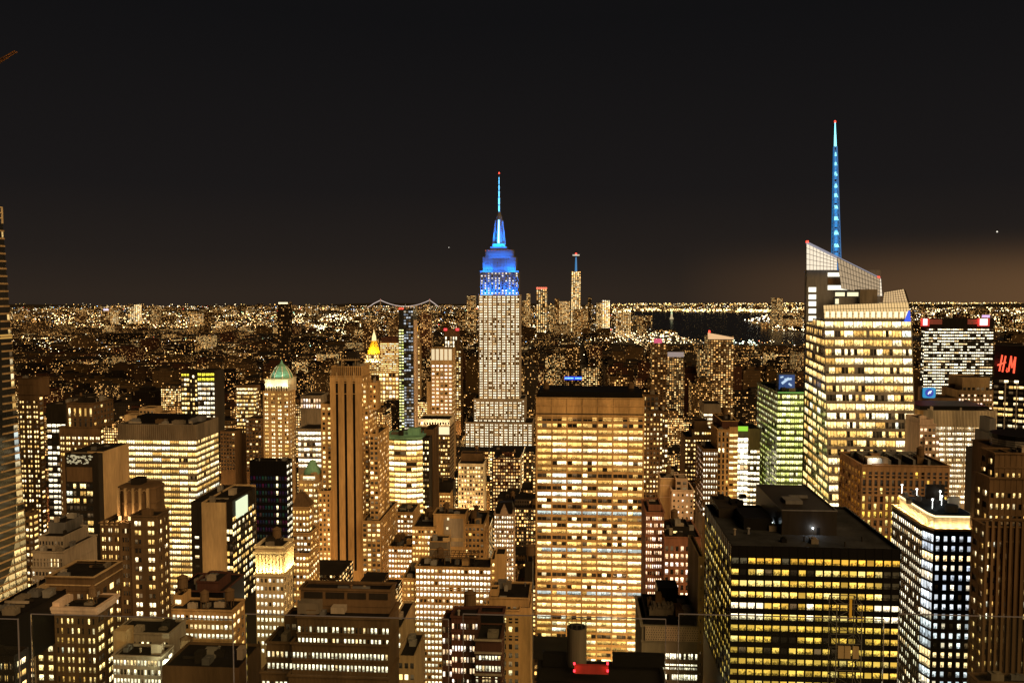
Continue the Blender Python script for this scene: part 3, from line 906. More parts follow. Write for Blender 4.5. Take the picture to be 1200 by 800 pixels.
for k in range(9): m.box(xc - 7 + 1.75 * k, xc - 6.8 + 1.75 * k, y0 + 5.5, y0 + 5.7, zr + 5.1, zr + 6.4)
b.part('roof_frame', m, M['tan'])
b.box('roof_hut', M['dark'], xc - 3, xc + 5, y0 + 13, y0 + 19, zr, zr + 10)
b.tier(433, 443, 508, depth=20, D=D - 8, side=456, front=dict(st, bays=2, lit=.2), sid=dict(st, bayw=3))
b.tier(424.5, 446, 610, depth=26, D=D - 14, side=466, front=dict(st, bays=4, lit=.22), sid=dict(st, bayw=3, lit=.2))
b.tier(373, 387, 575, depth=26, D=D - 6, front=dict(st, bays=3, lit=.25, pier=.5))
b.finish()

# ---- domed tower
D = 750
b = Bld('domed_tower', 'brick tower with floodlit green copper dome and white arcade below it', D=D, wall='tan', vb=540)
dt = dict(pal='office', fh=3.6, wh=.5, lit=.8, per=2, mull=.5, pier=.5, r=.4)
b.tier(308, 339, 458, side=346, front=dict(dt, bays=4), sid=dict(dt, bayw=5))
b.tier(310.5, 337, 444.5, depth=24, D=D + 2, bot=460, front=dict(dt, bays=9, per=1, rows=1, top=5.5, fh=6, wh=.75, lit=0, pier=.5), mat='white', sid=dict(dt, bayw=3, rows=1, per=1, top=5.5, fh=6, wh=.75, lit=0))
x0, x1, y0, y1, z0, z1 = b.bounds
xc, yc = (x0 + x1) / 2 + 1, (y0 + y1) / 2
m = MB(); r_ = (x1 - x0) / 2
m.lathe(xc, yc, [(z1 - .5, r_ * .97), (z1 + 3, r_ * .90), (z1 + 7, r_ * .70), (z1 + 11, r_ * .42), (z1 + 13.5, r_ * .16), (z1 + 17, .1)], 8, math.pi / 8)
b.part('dome', m, M['copper'])
m = MB()
for k in range(8):
    a = math.pi / 8 + math.pi * k / 4
    for t0, t1, q0, q1 in ((z1 - .5, z1 + 3, .97, .90), (z1 + 3, z1 + 7, .90, .70), (z1 + 7, z1 + 11, .70, .42)):
        m.bar((xc + r_ * q0 * math.cos(a), yc + r_ * q0 * math.sin(a), t0), (xc + r_ * q1 * math.cos(a), yc + r_ * q1 * math.sin(a), t1), .7)
b.part('dome_rib', m, M['white'])
m = MB(); m.box(x0 - .8, x1 + .8, y0 - .8, y1 + .5, z1 - .1, z1 + .35)
b.part('cornice', m, M['white'])
root = b.finish()
for u, v, w in ((312, 456, 9000), (320, 456, 7000), (329, 456, 7000), (336, 456, 9000), (344, 455, 9000)): spot_light('floodlight', P(u, v, D - 3.2), (0, .5, 1), (.85, .95, .55), w * .6, 130, .5, root, b.org)
for u in (312, 322, 333): spot_light('floodlight', P(u, 443.5, D - 1), (0, .6, 1), (.75, 1, .75), 3500, 130, .5, root, b.org)

# ================================================================== left side
# ---- banded glass tower at the left edge (its west face recedes to the right)
b = Bld('banded_tower', 'dark glass tower with pale horizontal bands rising past the left edge', 'skyscraper', D=430, wall='glassd', vb=720)
def onw(u, v, X):
    d = ray(u, v); return EYE + d * (X / d.x)
FR, FT = onw(37, 716, -352), onw(10.5, 262, -352)
zt = FT.z; ys = FR.y
n0 = Vector((-372, 400, 0))
bl, br = Vector((-362, 395, 60)), Vector((FR.x, FR.y, 60)); tl, tr = Vector((-374, 395, zt)), Vector((FT.x - 4, FT.y, zt))
# keep the far edge straight through both measured points
k = (tr - FR) / (zt - FR.z); br = FR + k * (60 - FR.z)
b.W('glassd').loft([bl, br, br + Vector((-60, 6, 0)), bl + Vector((-60, 0, 0))], [tl, tr, tr + Vector((-50, 5, 0)), tl + Vector((-50, 0, 0))])
b.W('glassd').prism([(p.x, p.y) for p in (bl, br, br + Vector((-60, 6, 0)), bl + Vector((-60, 0, 0)))], 0, 60)
nr = round((zt - 60) / 4.7)
b.pxs.append((-40, 38, 245, 720, 480))
def lw(i, k, c, r):
    f = i / nr
    if f < .26: return None if r.random() < .8 else c
    if f > .60: q_ = (.35 + .65 * r.random()) * (.5 + .5 * math.sin(i * 1.9) ** 2); return (.85 * q_, .58 * q_, .22 * q_, r.random()) if r.random() < .82 else c
    if .52 < f < .60: q_ = r.uniform(.3, 1); return (.55 * q_, .62 * q_, .58 * q_, r.random())
    return c
n_ = (br - bl).cross(tl - bl).normalized()
b.slope(bl, br, tl, tr, 11, nr, dict(pal='warm', lit=.40, floor=.3, gain=.42, per=2, fn=lw), ww=.96, wh=.78, mull=False, mat='tan', off=.12, sp_t=.45)
m = MB(); q = lambda u, v: (bl * (1-u) + br * u) * (1-v) + (tl * (1-u) + tr * u) * v
for u in (.997, .80, .6, .4): m.bar(q(u, 1), q(u, 1) + Vector((0, 0, 10)), .8)
for h in (3.3, 6.6, 10): m.bar(q(.3, 1) + Vector((0, 0, h)), q(1, 1) + Vector((0, 0, h)), .7)
b.part('crown_frame', m, M['cream'])
m = MB()
for v in (.705, .712): m.loft([q(0, v) + n_ * .1, q(1, v) + n_ * .1, q(1, v) + n_ * .5, q(0, v) + n_ * .5], [q(0, v + .004) + n_ * .1, q(1, v + .004) + n_ * .1, q(1, v + .004) + n_ * .5, q(0, v + .004) + n_ * .5])
b.part('amber_band', m, emit('amber_floor', (1.0, .55, .12), .55))
b.finish()
# ---- crane jib above it
m = MB(); tip = P(18.5, 60.5, 560); a = P(-60, 104, 600); d_ = (tip - a)
crane = empty('tower_crane', (a.x, a.y, 0), 'tower crane jib tip in the dark sky at the upper left corner', 'crane')
def off(p): return (p[0] - a.x, p[1] - a.y, p[2])
nseg = 14
for i in range(nseg):
    p0, p1 = a + d_ * (i / nseg), a + d_ * ((i + 1) / nseg)
    h0, h1 = 5.5 * (1 - i / nseg) + .5, 5.5 * (1 - (i + 1) / nseg) + .5
    for sgn in (-1, 1):
        s0, s1 = Vector((0, sgn * 1.2, 0)), Vector((0, sgn * 1.2, 0))
        m.bar(off(p0 + s0), off(p1 + s1), .5)
        m.bar(off(p0 + s0), off(p1 + Vector((0, 0, -h1))), .35)
    m.bar(off(p0 + Vector((0, 0, -h0))), off(p1 + Vector((0, 0, -h1))), .5)
m.build('jib', wall_mat('orange_crane_paint', (.22, .10, .03), rough=.5), crane)
m = MB()
for sx in (-1, 1):
    for sy in (-1, 1): m.bar((sx, sy, 300), (sx, sy, a.z), .4)
for i in range(30):
    z_ = 300 + (a.z - 300) * i / 30; m.bar((-1, -1, z_), (1, -1, z_ + 4), .25); m.bar((1, 1, z_), (-1, 1, z_ + 4), .25)
m.build('mast', wall_mat('orange_crane_paint', (.5, .22, .05)), crane)

def H(name, label, D, wall, tiers, vb=720, cat='building', roof='roof', clutter=0, tanks=0, wmax=100, pmin=0, fin=True, seed=None):
    b = Bld(name, label, cat, D=D, wall=wall, vb=vb, roof=roof, seed=seed)
    for t in tiers:
        t = dict(t); L, R_, top = t.pop('px'); dd = t.pop('dd', 0)
        b.tier(L, R_, top, D=D + dd, **t)
        n = t.get('n')
    if clutter or tanks: b.clutter(clutter, tanks=tanks)
    if fin: b.finish(wmax, pmin)
    return b

of = lambda bays, **k: dict(dict(bays=bays, pal='office', lit=.7, fh=3.8, wh=.5, pier=.35, bayw=4.5, r=.4), **k)

H('brick_tower', 'narrow brown brick tower with paired windows behind the banded glass tower', 620, 'brown',
  [dict(px=(21, 45, 462), side=51, front=of(3, per=2, pal='warm', lit=.62, pier=.4, mull=.8, top=4), sid=of(3, bayw=5, pal='warm', lit=.5)),
   dict(px=(21, 44.5, 443), dd=1, depth=14, bot=464, front=of(3, lit=.06, pier=.5, top=8, fh=6))], vb=720)

H('setback_tower', 'brown buttressed setback tower with dark crown beside a darker slab', 560, 'brown',
  [dict(px=(69, 117.5, 500), side=122, front=of(7, per=2, pal='office', lit=.85, pier=.35, mull=.5, top=6), sid=of(3, pal='warm')),
   dict(px=(78, 109, 472), dd=3, depth=26, bot=503, front=of(5, pier=.6, wh=.8, lit=.28, fh=7, top=3), sid=of(3, lit=.1))], vb=610, clutter=2)
H('office_slab', 'dark office slab with bright ribbon windows left of the brown setback tower', 590, 'dark',
  [dict(px=(54, 76, 473), depth=30, front=of(4, pal='white', lit=.75, bayq=True, pier=.12, wh=.55, fh=4, top=14))], vb=610)

# glass tower with blank west wall
b = Bld('glass_office_tower', 'slim glass tower with a blank beige side wall and mottled top', D=470, wall='dark', vb=680)
b.tier(76, 108, 531, side=None, depth=32, front=of(4, per=2, pal='office', lit=.42, bayq=True, pier=.14, wh=.62, fh=4.3, top=17, floor=.35))
x0, x1, y0, y1, z0, z1 = b.bounds
xw = P(115.5, 531, 470).x; d = ray(151, 524); yb = xw * d.y / d.x
b.W('dark').box(x1 - .5, xw - .4, 470.3, 475, 0, z1 - .4)
b.W('tan').box(x1 - 6, xw, 475, yb, 0, z1 + .2)
m = MB(); 
for k in range(22):
    zc = z1 - 30 - 4.3 * k
    if k % 2: m.box(xw - .3, xw + .04, yb - 9, yb - 7.6, zc, zc + 1.7)
b.part('side_window', m, emit('side_window', (1, .75, .35), 1.1))
b.rf.box(x1 - 5.5, xw - .5, 475.5, yb - .5, z1 + .2, z1 + .3)
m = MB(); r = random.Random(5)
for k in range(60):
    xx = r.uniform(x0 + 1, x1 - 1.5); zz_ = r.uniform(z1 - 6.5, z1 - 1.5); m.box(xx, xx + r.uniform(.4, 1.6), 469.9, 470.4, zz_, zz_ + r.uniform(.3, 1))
b.part('mottled_glazing', m, emit('reflected_glint', (1, .85, .5), .45))  # glints on the glass imitated by small glowing boxes
b.part('louvre', (lambda m: (m.box(x0 + .8, x1 - .3, 469.85, 470.3, z1 - 16.5, z1 - 8), m)[1])(MB()), M['brown'])
b.box('stair_column', M['brown'], x0 - 2.5, x0 - .1, 470.5, 500, 0, z1 - 3)
b.finish()

# the wide lit box
b = H('office_block', 'wide office block with long continuous lit bands and a flat black roof', 560, 'grey',
  [dict(px=(137, 229.5, 497), side=256, front=of(9, per=4, mull=.22, pal='office', lit=.93, pier=.06, wh=.58, fh=4.0, top=10.5, even=1, bayq=True, floor=.12, gain=1.1),
        sid=of(9, per=4, mull=.2, bayw=8, pal='office', lit=.93, pier=.06, wh=.58, fh=4.0, top=10.5, floor=.1, gain=1.1))], vb=690, fin=False)
x0, x1, y0, y1, z0, z1 = b.bounds
m = MB()
for k in range(40): xx = x0 + (x1 - x0) * (k + .5) / 40; m.box(xx - .12, xx + .12, y0 - .12, y0 + .1, z1 - 10, z1 - .5)
b.part('fin', m, M['brown'])
b.box('penthouse', M['black'], x0 + 8, x1 - 10, y0 + 12, y1 - 12, z1 - .9, z1 + 4)
b.clutter(7, 3)
b.finish()
H('stone_block', 'low beige stone block with square turrets behind the wide lit office block', 700, 'tan',
  [dict(px=(163, 180, 478), depth=16, front=of(4, lit=.08)), dict(px=(180, 196, 483), dd=3, depth=16, front=of(4, lit=.08)), dict(px=(146, 160, 486), dd=2, depth=12)], vb=490)

# gothic crowned tower
b = Bld('crowned_tower', 'brown brick tower with an octagonal gothic crown and paired lit windows', D=330, wall='brown', vb=720)
g = dict(pal='warm', fh=3.7, lit=.72, wh=.52, per=2, mull=.35, r=.6, pier=.4, gain=1.15)
b.tier(117, 140, 612, side=None, depth=30, D=333, front=of(3, **g))
b.tier(140, 153, 612.5, depth=30, D=331.5, front=of(1, **dict(g, per=3, lit=.2)))
b.tier(153, 184, 604, side=198, D=328, front=of(2, **dict(g, pier=.5)), sid=of(4, **dict(g, bayw=5)))
x0, x1, y0, y1, z0, z1 = b.bounds
cx0, cx1 = P(134, 580, 340).x, P(178, 580, 340).x
zc = lambda v: P(155, v, 340).z
cc = .28 * (cx1 - cx0); cy0, cy1 = 339, 339 + (cx1 - cx0)
poly = lambda e: [(cx0 + cc - e * .4, cy0 - e), (cx1 - cc + e * .4, cy0 - e), (cx1 + e, cy0 + cc), (cx1 + e, cy1 - cc), (cx1 - cc, cy1 + e), (cx0 + cc, cy1 + e), (cx0 - e, cy1 - cc), (cx0 - e, cy0 + cc)]
b.W().prism(poly(0), zc(612), zc(573))
m = MB(); m.prism(poly(.5), zc(590.5), zc(588)); m.prism(poly(.4), zc(574.5), zc(572)); b.part('cornice', m, M['brown'])
m = MB()
for u in (138.5, 147, 156, 164, 173):
    p = P(u, 580, 338.6); m.box(p.x - .45, p.x + .45, 338.2, 339.2, zc(603), zc(571))
for k in range(4):
    u0 = P(139 + 8.7 * k, 580, 338.4).x; w = 2.2
    for j in range(7):
        a = math.pi * j / 6
        m.box(u0 + 1.2 - w * .5 * math.cos(a) - .15, u0 + 1.2 - w * .5 * math.cos(a) + .35, 338.5, 339.1, zc(577) + 1.2 * math.sin(a), zc(576.5) + 1.2 * math.sin(a))
for k in range(12):
    xx = P(118 + 6 * k, 606, 333).x; m.box(xx, xx + .9, 332.6, 333.4, P(0, 612, 333).z - .2, P(0, 612, 333).z + 1.3 + .5 * (k % 2))
b.part('buttress', m, M['tan'])
m = MB()
for u in (140.5, 152, 164, 176): p = P(u, 607, 337.5); m.cyl(p.x, 337.5, p.z - .8, p.z + .9, .6, .6, 8)
b.part('crown_lamp', m, emit('lantern', (1, .55, .22), 2.2))
b.rf.prism(poly(-.8), zc(573), zc(572.4))
m = MB(); p = P(150, 566, 350); q_ = P(166, 566, 350); m.box(p.x, q_.x, 350, 356, zc(574), p.z + 1); b.part('water_tank_house', m, M['grey'])
b.part('roof_unit', (lambda m: (m.box(cx0 + 4, cx0 + 8, 346, 352, zc(573), zc(573) + 3), m)[1])(MB()), M['dark'])
root = b.finish()
for u in (141, 153, 165): point_light('crown_light', P(u, 606, 335), (1, .6, .25), 900, .4, root, b.org)

# small colonnaded block
H('stone_block', 'pale stone block with a row of columns under its cornice beside the banded tower', 390, 'lime',
  [dict(px=(38, 73, 646), depth=30, front=of(9, lit=.25, wh=.8, fh=9, rows=1, pier=.5, top=2.6, r=.9)), dict(px=(37, 72, 664), dd=-.5, depth=28, front=of(9, lit=.3, pal='white')),
   dict(px=(45, 74, 628), dd=8, depth=22, bot=648, front=of(8, lit=.12, per=1, wh=.5, fh=4)), dict(px=(56, 76, 612), dd=16, depth=16, bot=630, mat='steel')], vb=720, clutter=1)
H('slender_tower', 'thin brown tower between the banded glass tower and pale colonnaded block', 520, 'brown',
  [dict(px=(29, 38, 600), dd=-30, side=46, front=of(2, lit=.5, pal='warm'), sid=of(3, lit=.6))], vb=720)
# block with the big cornice
b = Bld('corniced_block', 'brown stone office block with a projecting pale cornice and dark penthouse', D=300, wall='brown', vb=800)
c = dict(pal='office', fh=3.7, lit=.72, wh=.6, r=.5)
b.tier(40, 63, 708, depth=30, D=301.5, front=of(2, **dict(c, pier=.5, top=4, per=1)))
b.tier(63, 112, 711, side=135, D=300, front=of(4, **dict(c, per=2, mull=.9, pier=.38, top=3.6)), sid=of(5, **dict(c, bayw=6, per=2, lit=.6, top=3.6)))
x0, x1, y0, y1, z0, z1 = b.bounds
m = MB()
for e, za, zb_ in ((1.4, .2, -.9), (.9, -.9, -2.0), (.5, -2.0, -2.8)): m.ring(x0 - .6, x1 + e, y0 - e, y1 + e, z1 + zb_, z1 + za, 1.6)
b.part('cornice', m, M['pink'])
m = MB(); xx = P(40, 703, 302).x; m.box(xx - .8, x0 + 2, 300.2, 331, P(50, 708, 302).z - 1.8, P(50, 703, 302).z); b.part('cornice', m, M['pink'])
b.tier(54, 110, 676, D=309, depth=20, bot=708, front=of(5, lit=.25, per=2, fh=5, rows=1, wh=.4, top=5, pal='warm'), mat='brown', sid=of(2, lit=.2, rows=1, fh=5, top=5))
x0, x1, y0, y1, z0, z1 = b.bounds
m = MB(); m.ring(x0 - .4, x1 + .4, y0 - .4, y1 + .4, z1 - .3, z1 + .25); m.ring(x0 - .3, x1 + .3, y0 - .3, y1 + .3, z1 - 3.2, z1 - 2.8, .6); b.part('penthouse_cornice', m, M['tan'])
b.box('stair_house', M['tan'], P(42, 690, 306).x, P(52, 690, 306).x, 306, 313, P(45, 706, 306).z, P(45, 688, 306).z)
b.finish()
H('corner_block', 'dark flat roofed block with amber windows in the bottom left corner', 250, 'dark',
  [dict(px=(-30, 16, 768), side=34, front=of(7, lit=.55, pal='warm', top=1.5, per=2), sid=of(5, bayw=5, lit=.6, pal='warm', per=2)),
   dict(px=(-30, 20, 722), dd=30, depth=40, bot=780, mat='black')], vb=800, clutter=4)

b = H('terraced_block', 'terraced low block with a glowing floodlamp on its upper terrace', 290, 'lime',
  [dict(px=(132, 188, 768), side=204, front=of(14, lit=.5, pal='white', pier=.3, wh=.6, top=1, fh=3.4, floor=.6), sid=of(6, lit=.3, pal='white')),
   dict(px=(132, 198, 741), dd=16, depth=14, bot=770, front=of(7, lit=.25, per=2, fh=5, rows=1, top=2, wh=.4))], vb=800, fin=False)
x0, x1, y0, y1, z0, z1 = b.bounds
b.box('stair_house', M['tan'], P(133, 740, 300).x, P(147, 740, 300).x, 300, 306, P(140, 765, 300).z, P(140, 739, 300).z)
m = MB(); p = P(196, 776, 287); m.cyl(p.x, p.y, p.z - .8, p.z + .8, 1.1, 1.1, 10); b.part('floodlamp', m, emit('floodlamp', (1, .98, .72), 12))  # added lamp stands in for a bright spot reflected in the glass panel
b.tank(P(213, 767, 296).x, 300, P(213, 770, 300).z, 2.2)
root = b.finish()
point_light('flood', P(196, 774, 284.5), (1, .95, .55), 9000, .5, root, b.org)  # added light of the stand-in lamp, brightens the terrace
H('brick_block', 'buff brick block with rows of small windows and skylights on a black roof', 340, 'gold',
  [dict(px=(196, 272, 714), side=287, front=of(15, lit=.75, pal='white', pier=.35, wh=.5, fh=3.9, per=1, top=1.5), sid=of(9, lit=.5)),
   dict(px=(203, 214, 697), dd=6, depth=8, bot=716, front=of(1, lit=.9, rows=1, top=1, fh=4))], vb=800, clutter=6, tanks=1)
b = H('beige_slab', 'office slab with a blank beige end wall and a bright blank billboard beside it', 420, 'dark',
  [dict(px=(223.5, 236, 588), depth=40, front=of(1, lit=.55, pal='white', wh=.3, fh=5, top=16, pier=.6)), dict(px=(236, 264, 588.5), dd=-.6, depth=42, mat='tan'),
   dict(px=(264, 272, 587), side=300, dd=.5, front=of(2, lit=.5, per=1, pier=.1, wh=.6, pal='office', top=14), sid=of(12, lit=.5, pal='office', wh=.6, pier=.1, per=2, bayw=5, top=8))], vb=700, fin=False)
x0, x1, y0, y1, z0, z1 = b.bounds
m = MB(); m.box(x1 + .2, x1 + .8, y0 + 4, y0 + 19, z1 - 10, z1 - 1); b.part('billboard', m, emit('billboard_light', (.85, .95, .62), 1.0))
b.clutter(2)
b.finish()
b = H('low_block', 'flat black roofed low block with blank walls between two glass panel edges', 270, 'dark',
  [dict(px=(190, 280, 781), side=306, depth=None, mat='brown')], vb=800, fin=False)
x0, x1, y0, y1, z0, z1 = b.bounds
b.clutter(0); b.finish()
H('maroon_hut', 'small dark red rooftop block with black surround beside the beige slab', 365, 'maroon',
  [dict(px=(231, 256, 681), depth=14), dict(px=(205, 262, 692), dd=-2, depth=24, mat='black')], vb=705, clutter=2)

# floodlit white building
b = H('floodlit_building', 'cream building with a floodlit golden arcade along its top edge', 400, 'cream',
  [dict(px=(299, 332, 640), side=343, front=of(7, lit=.7, pal='white', wh=.5, per=1, top=15, pier=.42, fh=3.9), sid=of(6, lit=.25, bayw=4.5, top=15, pier=.5))], vb=755, fin=False)
x0, x1, y0, y1, z0, z1 = b.bounds
m = MB()
for k in range(8): xx = x0 + (x1 - x0) * (k + .5) / 8; m.box(xx - .55, xx + .55, y0 - .5, y0 + .1, z1 - 13, z1 - 4)
for k in range(9): yy = y0 + (y1 - y0) * (k + .5) / 9; m.box(x1 - .1, x1 + .5, yy - .8, yy + .8, z1 - 13, z1 - 4)
b.part('column', m, M['cream'])
m = MB(); m.box(x0 - .8, x1 + 1, y0 - 1, y1 + .8, z1 - 3.4, z1 - 2.4); m.ring(x0 - .5, x1 + .6, y0 - .6, y1 + .5, z1 - 1, z1 + .2); m.box(x0 - .8, x1 + 1, y0 - .9, y1 + .8, z1 - 14.6, z1 - 14); b.part('cornice', m, M['cream'])
b.clutter(4, 4, 1)
b.box('roof_house', M['gold'], x0 + 2, x1 - 3, y0 + 10, y1 - 5, z1 - 1, z1 + 3.5)
root = b.finish()
for k in range(5): spot_light('floodlight', (x0 + (x1 - x0) * (k + .5) / 5, y0 - 3.2, z1 - 14), (0, .35, 1), (1, .78, .30), 5200, 120, .5, root, b.org)
for k in range(5): spot_light('floodlight', (x1 + 3.2, y0 + (y1 - y0) * (k + .5) / 5, z1 - 14), (-.35, 0, 1), (1, .72, .26), 5200, 120, .5, root, b.org)

H('black_slab', 'black glass slab with one column of lit windows near its corner', 480, 'black',
  [dict(px=(292.5, 336, 540), side=342.5, front=dict(of(13, lit=0, pier=.3, wh=.55, fh=4.3, top=8), fn=lambda i, k, c, r: ((1.4, 1.15, .6, r.random()) if k == 9 and r.random() < .8 else (.03 * r.random() ** 3, .018 * r.random() ** 3, .008, .2))), sid=of(4, lit=.75, pal='white', wh=.5, pier=.1, per=2))], vb=640, clutter=2)
b = H('domed_building', 'lit stone building capped by a small smooth green copper dome', 600, 'tan',
  [dict(px=(350.5, 372, 563), side=376, front=of(4, lit=.75, per=2, pal='office'), sid=of(3, lit=.6)), dict(px=(352, 372, 556.5), dd=1.5, depth=18, bot=565, front=of(1, lit=1, rows=1, fh=4, pier=.3, wh=.7, top=.3))], vb=640, fin=False)
x0, x1, y0, y1, z0, z1 = b.bounds
xc, yc, r_ = (x0 + x1) / 2, y0 + 9, (x1 - x0) / 2
m = MB(); m.lathe(xc, yc, [(z1 - .6, r_ * 1.02), (z1 + 2, r_ * .93), (z1 + 5, r_ * .62), (z1 + 7.5, r_ * .42), (z1 + 9, r_ * .30), (z1 + 9.6, .3)], 20); b.part('dome', m, M['copper'])
b.finish()
b = H('peaked_building', 'stepped brick building with a brown hipped roof beside the black slab', 520, 'gold',
  [dict(px=(342, 362, 594), side=366, front=of(5, lit=.85, pal='office', pier=.45), sid=of(3, lit=.6)), dict(px=(343, 364, 624), dd=-6, side=374, front=of(5, lit=.8, pal='white'), sid=of(5, lit=.7)), dict(px=(343, 362, 648), dd=-14, side=374, front=of(5, lit=.8), sid=of(5, lit=.7))], vb=715, fin=False)
x0, x1 = P(342, 594, 520).x, P(362, 594, 520).x
zz_ = P(350, 594, 520).z; m = MB(); m.loft([(x0, 520.5, zz_), (x1, 520.5, zz_), (x1, 532, zz_), (x0, 532, zz_)], [(x0 + 2.5, 524, zz_ + 8), (x0 + 6, 524, zz_ + 8), (x0 + 6, 528, zz_ + 8), (x0 + 2.5, 528, zz_ + 8)]); b.part('hipped_roof', m, M['brown'])
b.finish()
H('office_tower', 'dark office tower with yellow lit crown panels over lit corner bays', 900, 'dark',
  [dict(px=(212, 221.5, 434), depth=24, front=dict(of(3, pal='office', lit=.75, wh=.55, pier=.2, per=1, top=2.5, fh=5.2), fn=lambda i, k, c, r: ((.75, .62, .05, r.random()) if i < 1 else c))), dict(px=(221.5, 231, 437), dd=3, depth=20, front=of(3, lit=.25, wh=.55, fh=5)),
   dict(px=(231, 251, 434), dd=-1, depth=26, front=dict(of(4, per=2, mull=.3, pal='white', lit=.85, wh=.6, pier=.15, top=2, fh=5.2), fn=lambda i, k, c, r: ((1.0, .85, .06, r.random()) if i < 2 else c)))], vb=490)
H('office_building', 'office building with warm ribbon windows beside the domed brick tower', 850, 'brown',
  [dict(px=(277, 300, 452), side=305, front=of(7, pal='office', lit=.8, per=2, pier=.15, wh=.55, fh=4), sid=of(4, lit=.7))], vb=500)
H('apartment_tower', 'dark brown tower with few lit windows left of the domed brick tower', 820, 'brown',
  [dict(px=(258, 275, 505), depth=20, front=of(5, lit=.1, pal='warm')), dict(px=(288, 306, 490), dd=10, depth=20, front=of(5, lit=.18, pal='warm'))], vb=545)
H('lit_low_building', 'low building with one long white lit floor beside the striped stone tower', 760, 'grey',
  [dict(px=(349, 376, 502), depth=30, front=dict(of(8, lit=.95, pal='white', wh=.6, pier=.1, fh=5, top=2, gain=1.1))), dict(px=(352, 376, 463), dd=140, depth=30, front=of(8, lit=.7, pal='pinkish', rows=2, top=3, fh=6, wh=.7))], vb=545)

# ================================================================== middle
b = H('glass_office_building', 'bright curved glass office block with glowing floors beside the striped stone tower', 700, 'greengl',
  [dict(px=(495, 502.5, 513), dd=6, depth=34, front=of(3, lit=.3, per=1, wh=.45, fh=4.6), mat='dark'), dict(px=(497, 508, 503), dd=24, depth=30, mat='brown')], vb=620, fin=False)
pts = [P(u, 512, 700 + d) for u, d in ((449.5, 5), (462, 1.5), (476, 0), (488, 1.5), (495, 5))]
z1 = pts[0].z; zl = P(470, 640, 700).z
base = [(p.x, p.y) for p in pts]
b.W('dark').prism(base + [(base[-1][0], 735), (base[0][0], 735)], 0, z1 - .6)
b.W('copper').prism([(x, y - .6) for x, y in base] + [(base[-1][0], 736), (base[0][0] - .5, 736)], z1 - 1.0, z1 + .6)
bright = dict(pal='office', even=1, lit=.94, floor=.08, gain=1.25, per=2, bayq=True)
for a, c in zip(base[:-1], base[1:]):
    b.slope((*a, zl), (*c, zl), (*a, z1 - 1.4), (*c, z1 - 1.4), 1, 20, bright, ww=1.0, wh=.66, mull=False, mat='tan', off=.3, sp_t=.5)
b.pxs.append((449, 508, 503, 620, 700)); b.bounds = (base[0][0], base[-1][0], 702, 735, 0, z1 + .5)
b.clutter(4, 5); m = MB(); x_ = P(478, 503, 715).x; m.box(x_, x_ + 10, 714, 722, z1, z1 + 6); b.part('penthouse', m, M['copper']); b.finish()

# gold pyramid tower
b = H('gold_roofed_tower', 'stone tower with a floodlit golden pyramid roof and lantern tip', 1900, 'cream',
  [dict(px=(427, 446.5, 420), depth=40, front=of(7, lit=.6, pal='office', fh=4.5, r=.8)), dict(px=(429, 444, 416), dd=3, bot=424, depth=34, front=of(5, lit=.9, rows=1, wh=.8, fh=7, top=.5, r=.8))], vb=440, fin=False)
x0, x1, y0, y1, z0, z1 = b.bounds; xc = (x0 + x1) / 2; yc = (y0 + y1) / 2; hw = (x1 - x0) / 2
zp = lambda v: P(436, v, yc).z
m = MB()
m.lathe(xc, yc, [(zp(416.5), hw * 1.25), (zp(407), hw * .80), (zp(399), hw * .42)], 8, math.pi / 8); b.part('pyramid_roof', m, M['gilt'])
m = MB(); m.lathe(xc, yc, [(zp(399), hw * .36), (zp(394), hw * .3), (zp(389), hw * .08), (zp(386), .2)], 8); b.part('lantern', m, emit('gold_lantern', (1, .78, .35), 1.4))
m = MB(); m.box(x0 - 2.5, x1 + 2.5, y0 - 2.5, y1, z1 - 1, z1 + .8); b.part('cornice', m, M['white'])
root = b.finish()
for dx in (-.8, -.3, .3, .8): spot_light('floodlight', (xc + dx * hw * 1.15, y0 - 5, z1 + 1.5), (-dx * .2, .5, 1), (1, .62, .05), 52000, 120, 1, root, b.org)
for dx in (-.7, 0, .7): spot_light('floodlight', (xc + dx * hw, y0 - 5, z1 - 16), (0, .4, 1), (1, .7, .3), 30000, 120, 1, root, b.org)

H('office_building', 'wide golden lit office block behind the golden pyramid roof', 1750, 'gold',
  [dict(px=(445.5, 467, 401), depth=40, front=of(8, lit=.85, pal='warm', per=2, wh=.5, fh=4.2, r=.6, pier=.12)), dict(px=(447, 467, 395), dd=6, depth=30, bot=404, mat='maroon'), dict(px=(444, 467, 436), dd=-10, depth=40, front=of(6, lit=.85, pal='warm', per=1, wh=.7, fh=9, r=.8, pier=.3))], vb=470)
b = H('glass_apartment_tower', 'very thin dark glass tower with a column of greenish lit windows on its left edge', 1150, 'glassd',
  [dict(px=(467, 473, 363), depth=26, front=of(2, lit=.8, pal='green', per=1, wh=.5, fh=4, pier=.25, top=26)), dict(px=(473, 484, 362), dd=2, depth=28, front=of(4, lit=.26, pal='cool', gain=.38, wh=.6, fh=4, pier=.2, top=2)),
   dict(px=(484, 486.5, 375), dd=10, depth=16, mat='pink'), dict(px=(463, 484, 505), dd=-6, depth=20, mat='greengl')], vb=515, fin=False)
m = MB()
for u in (468.5, 471.5): p = P(u, 361.6, 1152); m.cyl(p.x, p.y, p.z - .9, p.z + .9, 1.2, 1.2, 8)
b.part('beacon', m, red); b.finish()
b = H('clock_tower', 'slender tower with a glowing orange lantern and small green roof behind thin glass tower', 2050, 'tan',
  [dict(px=(484, 492, 402), depth=20, front=of(3, lit=.3, r=.8)), dict(px=(485, 491, 388), dd=2, bot=404, depth=14, front=of(3, lit=.5, r=.8))], vb=470, fin=False)
xc = P(487.5, 380, 2060).x; zq = lambda v: P(487, v, 2060).z
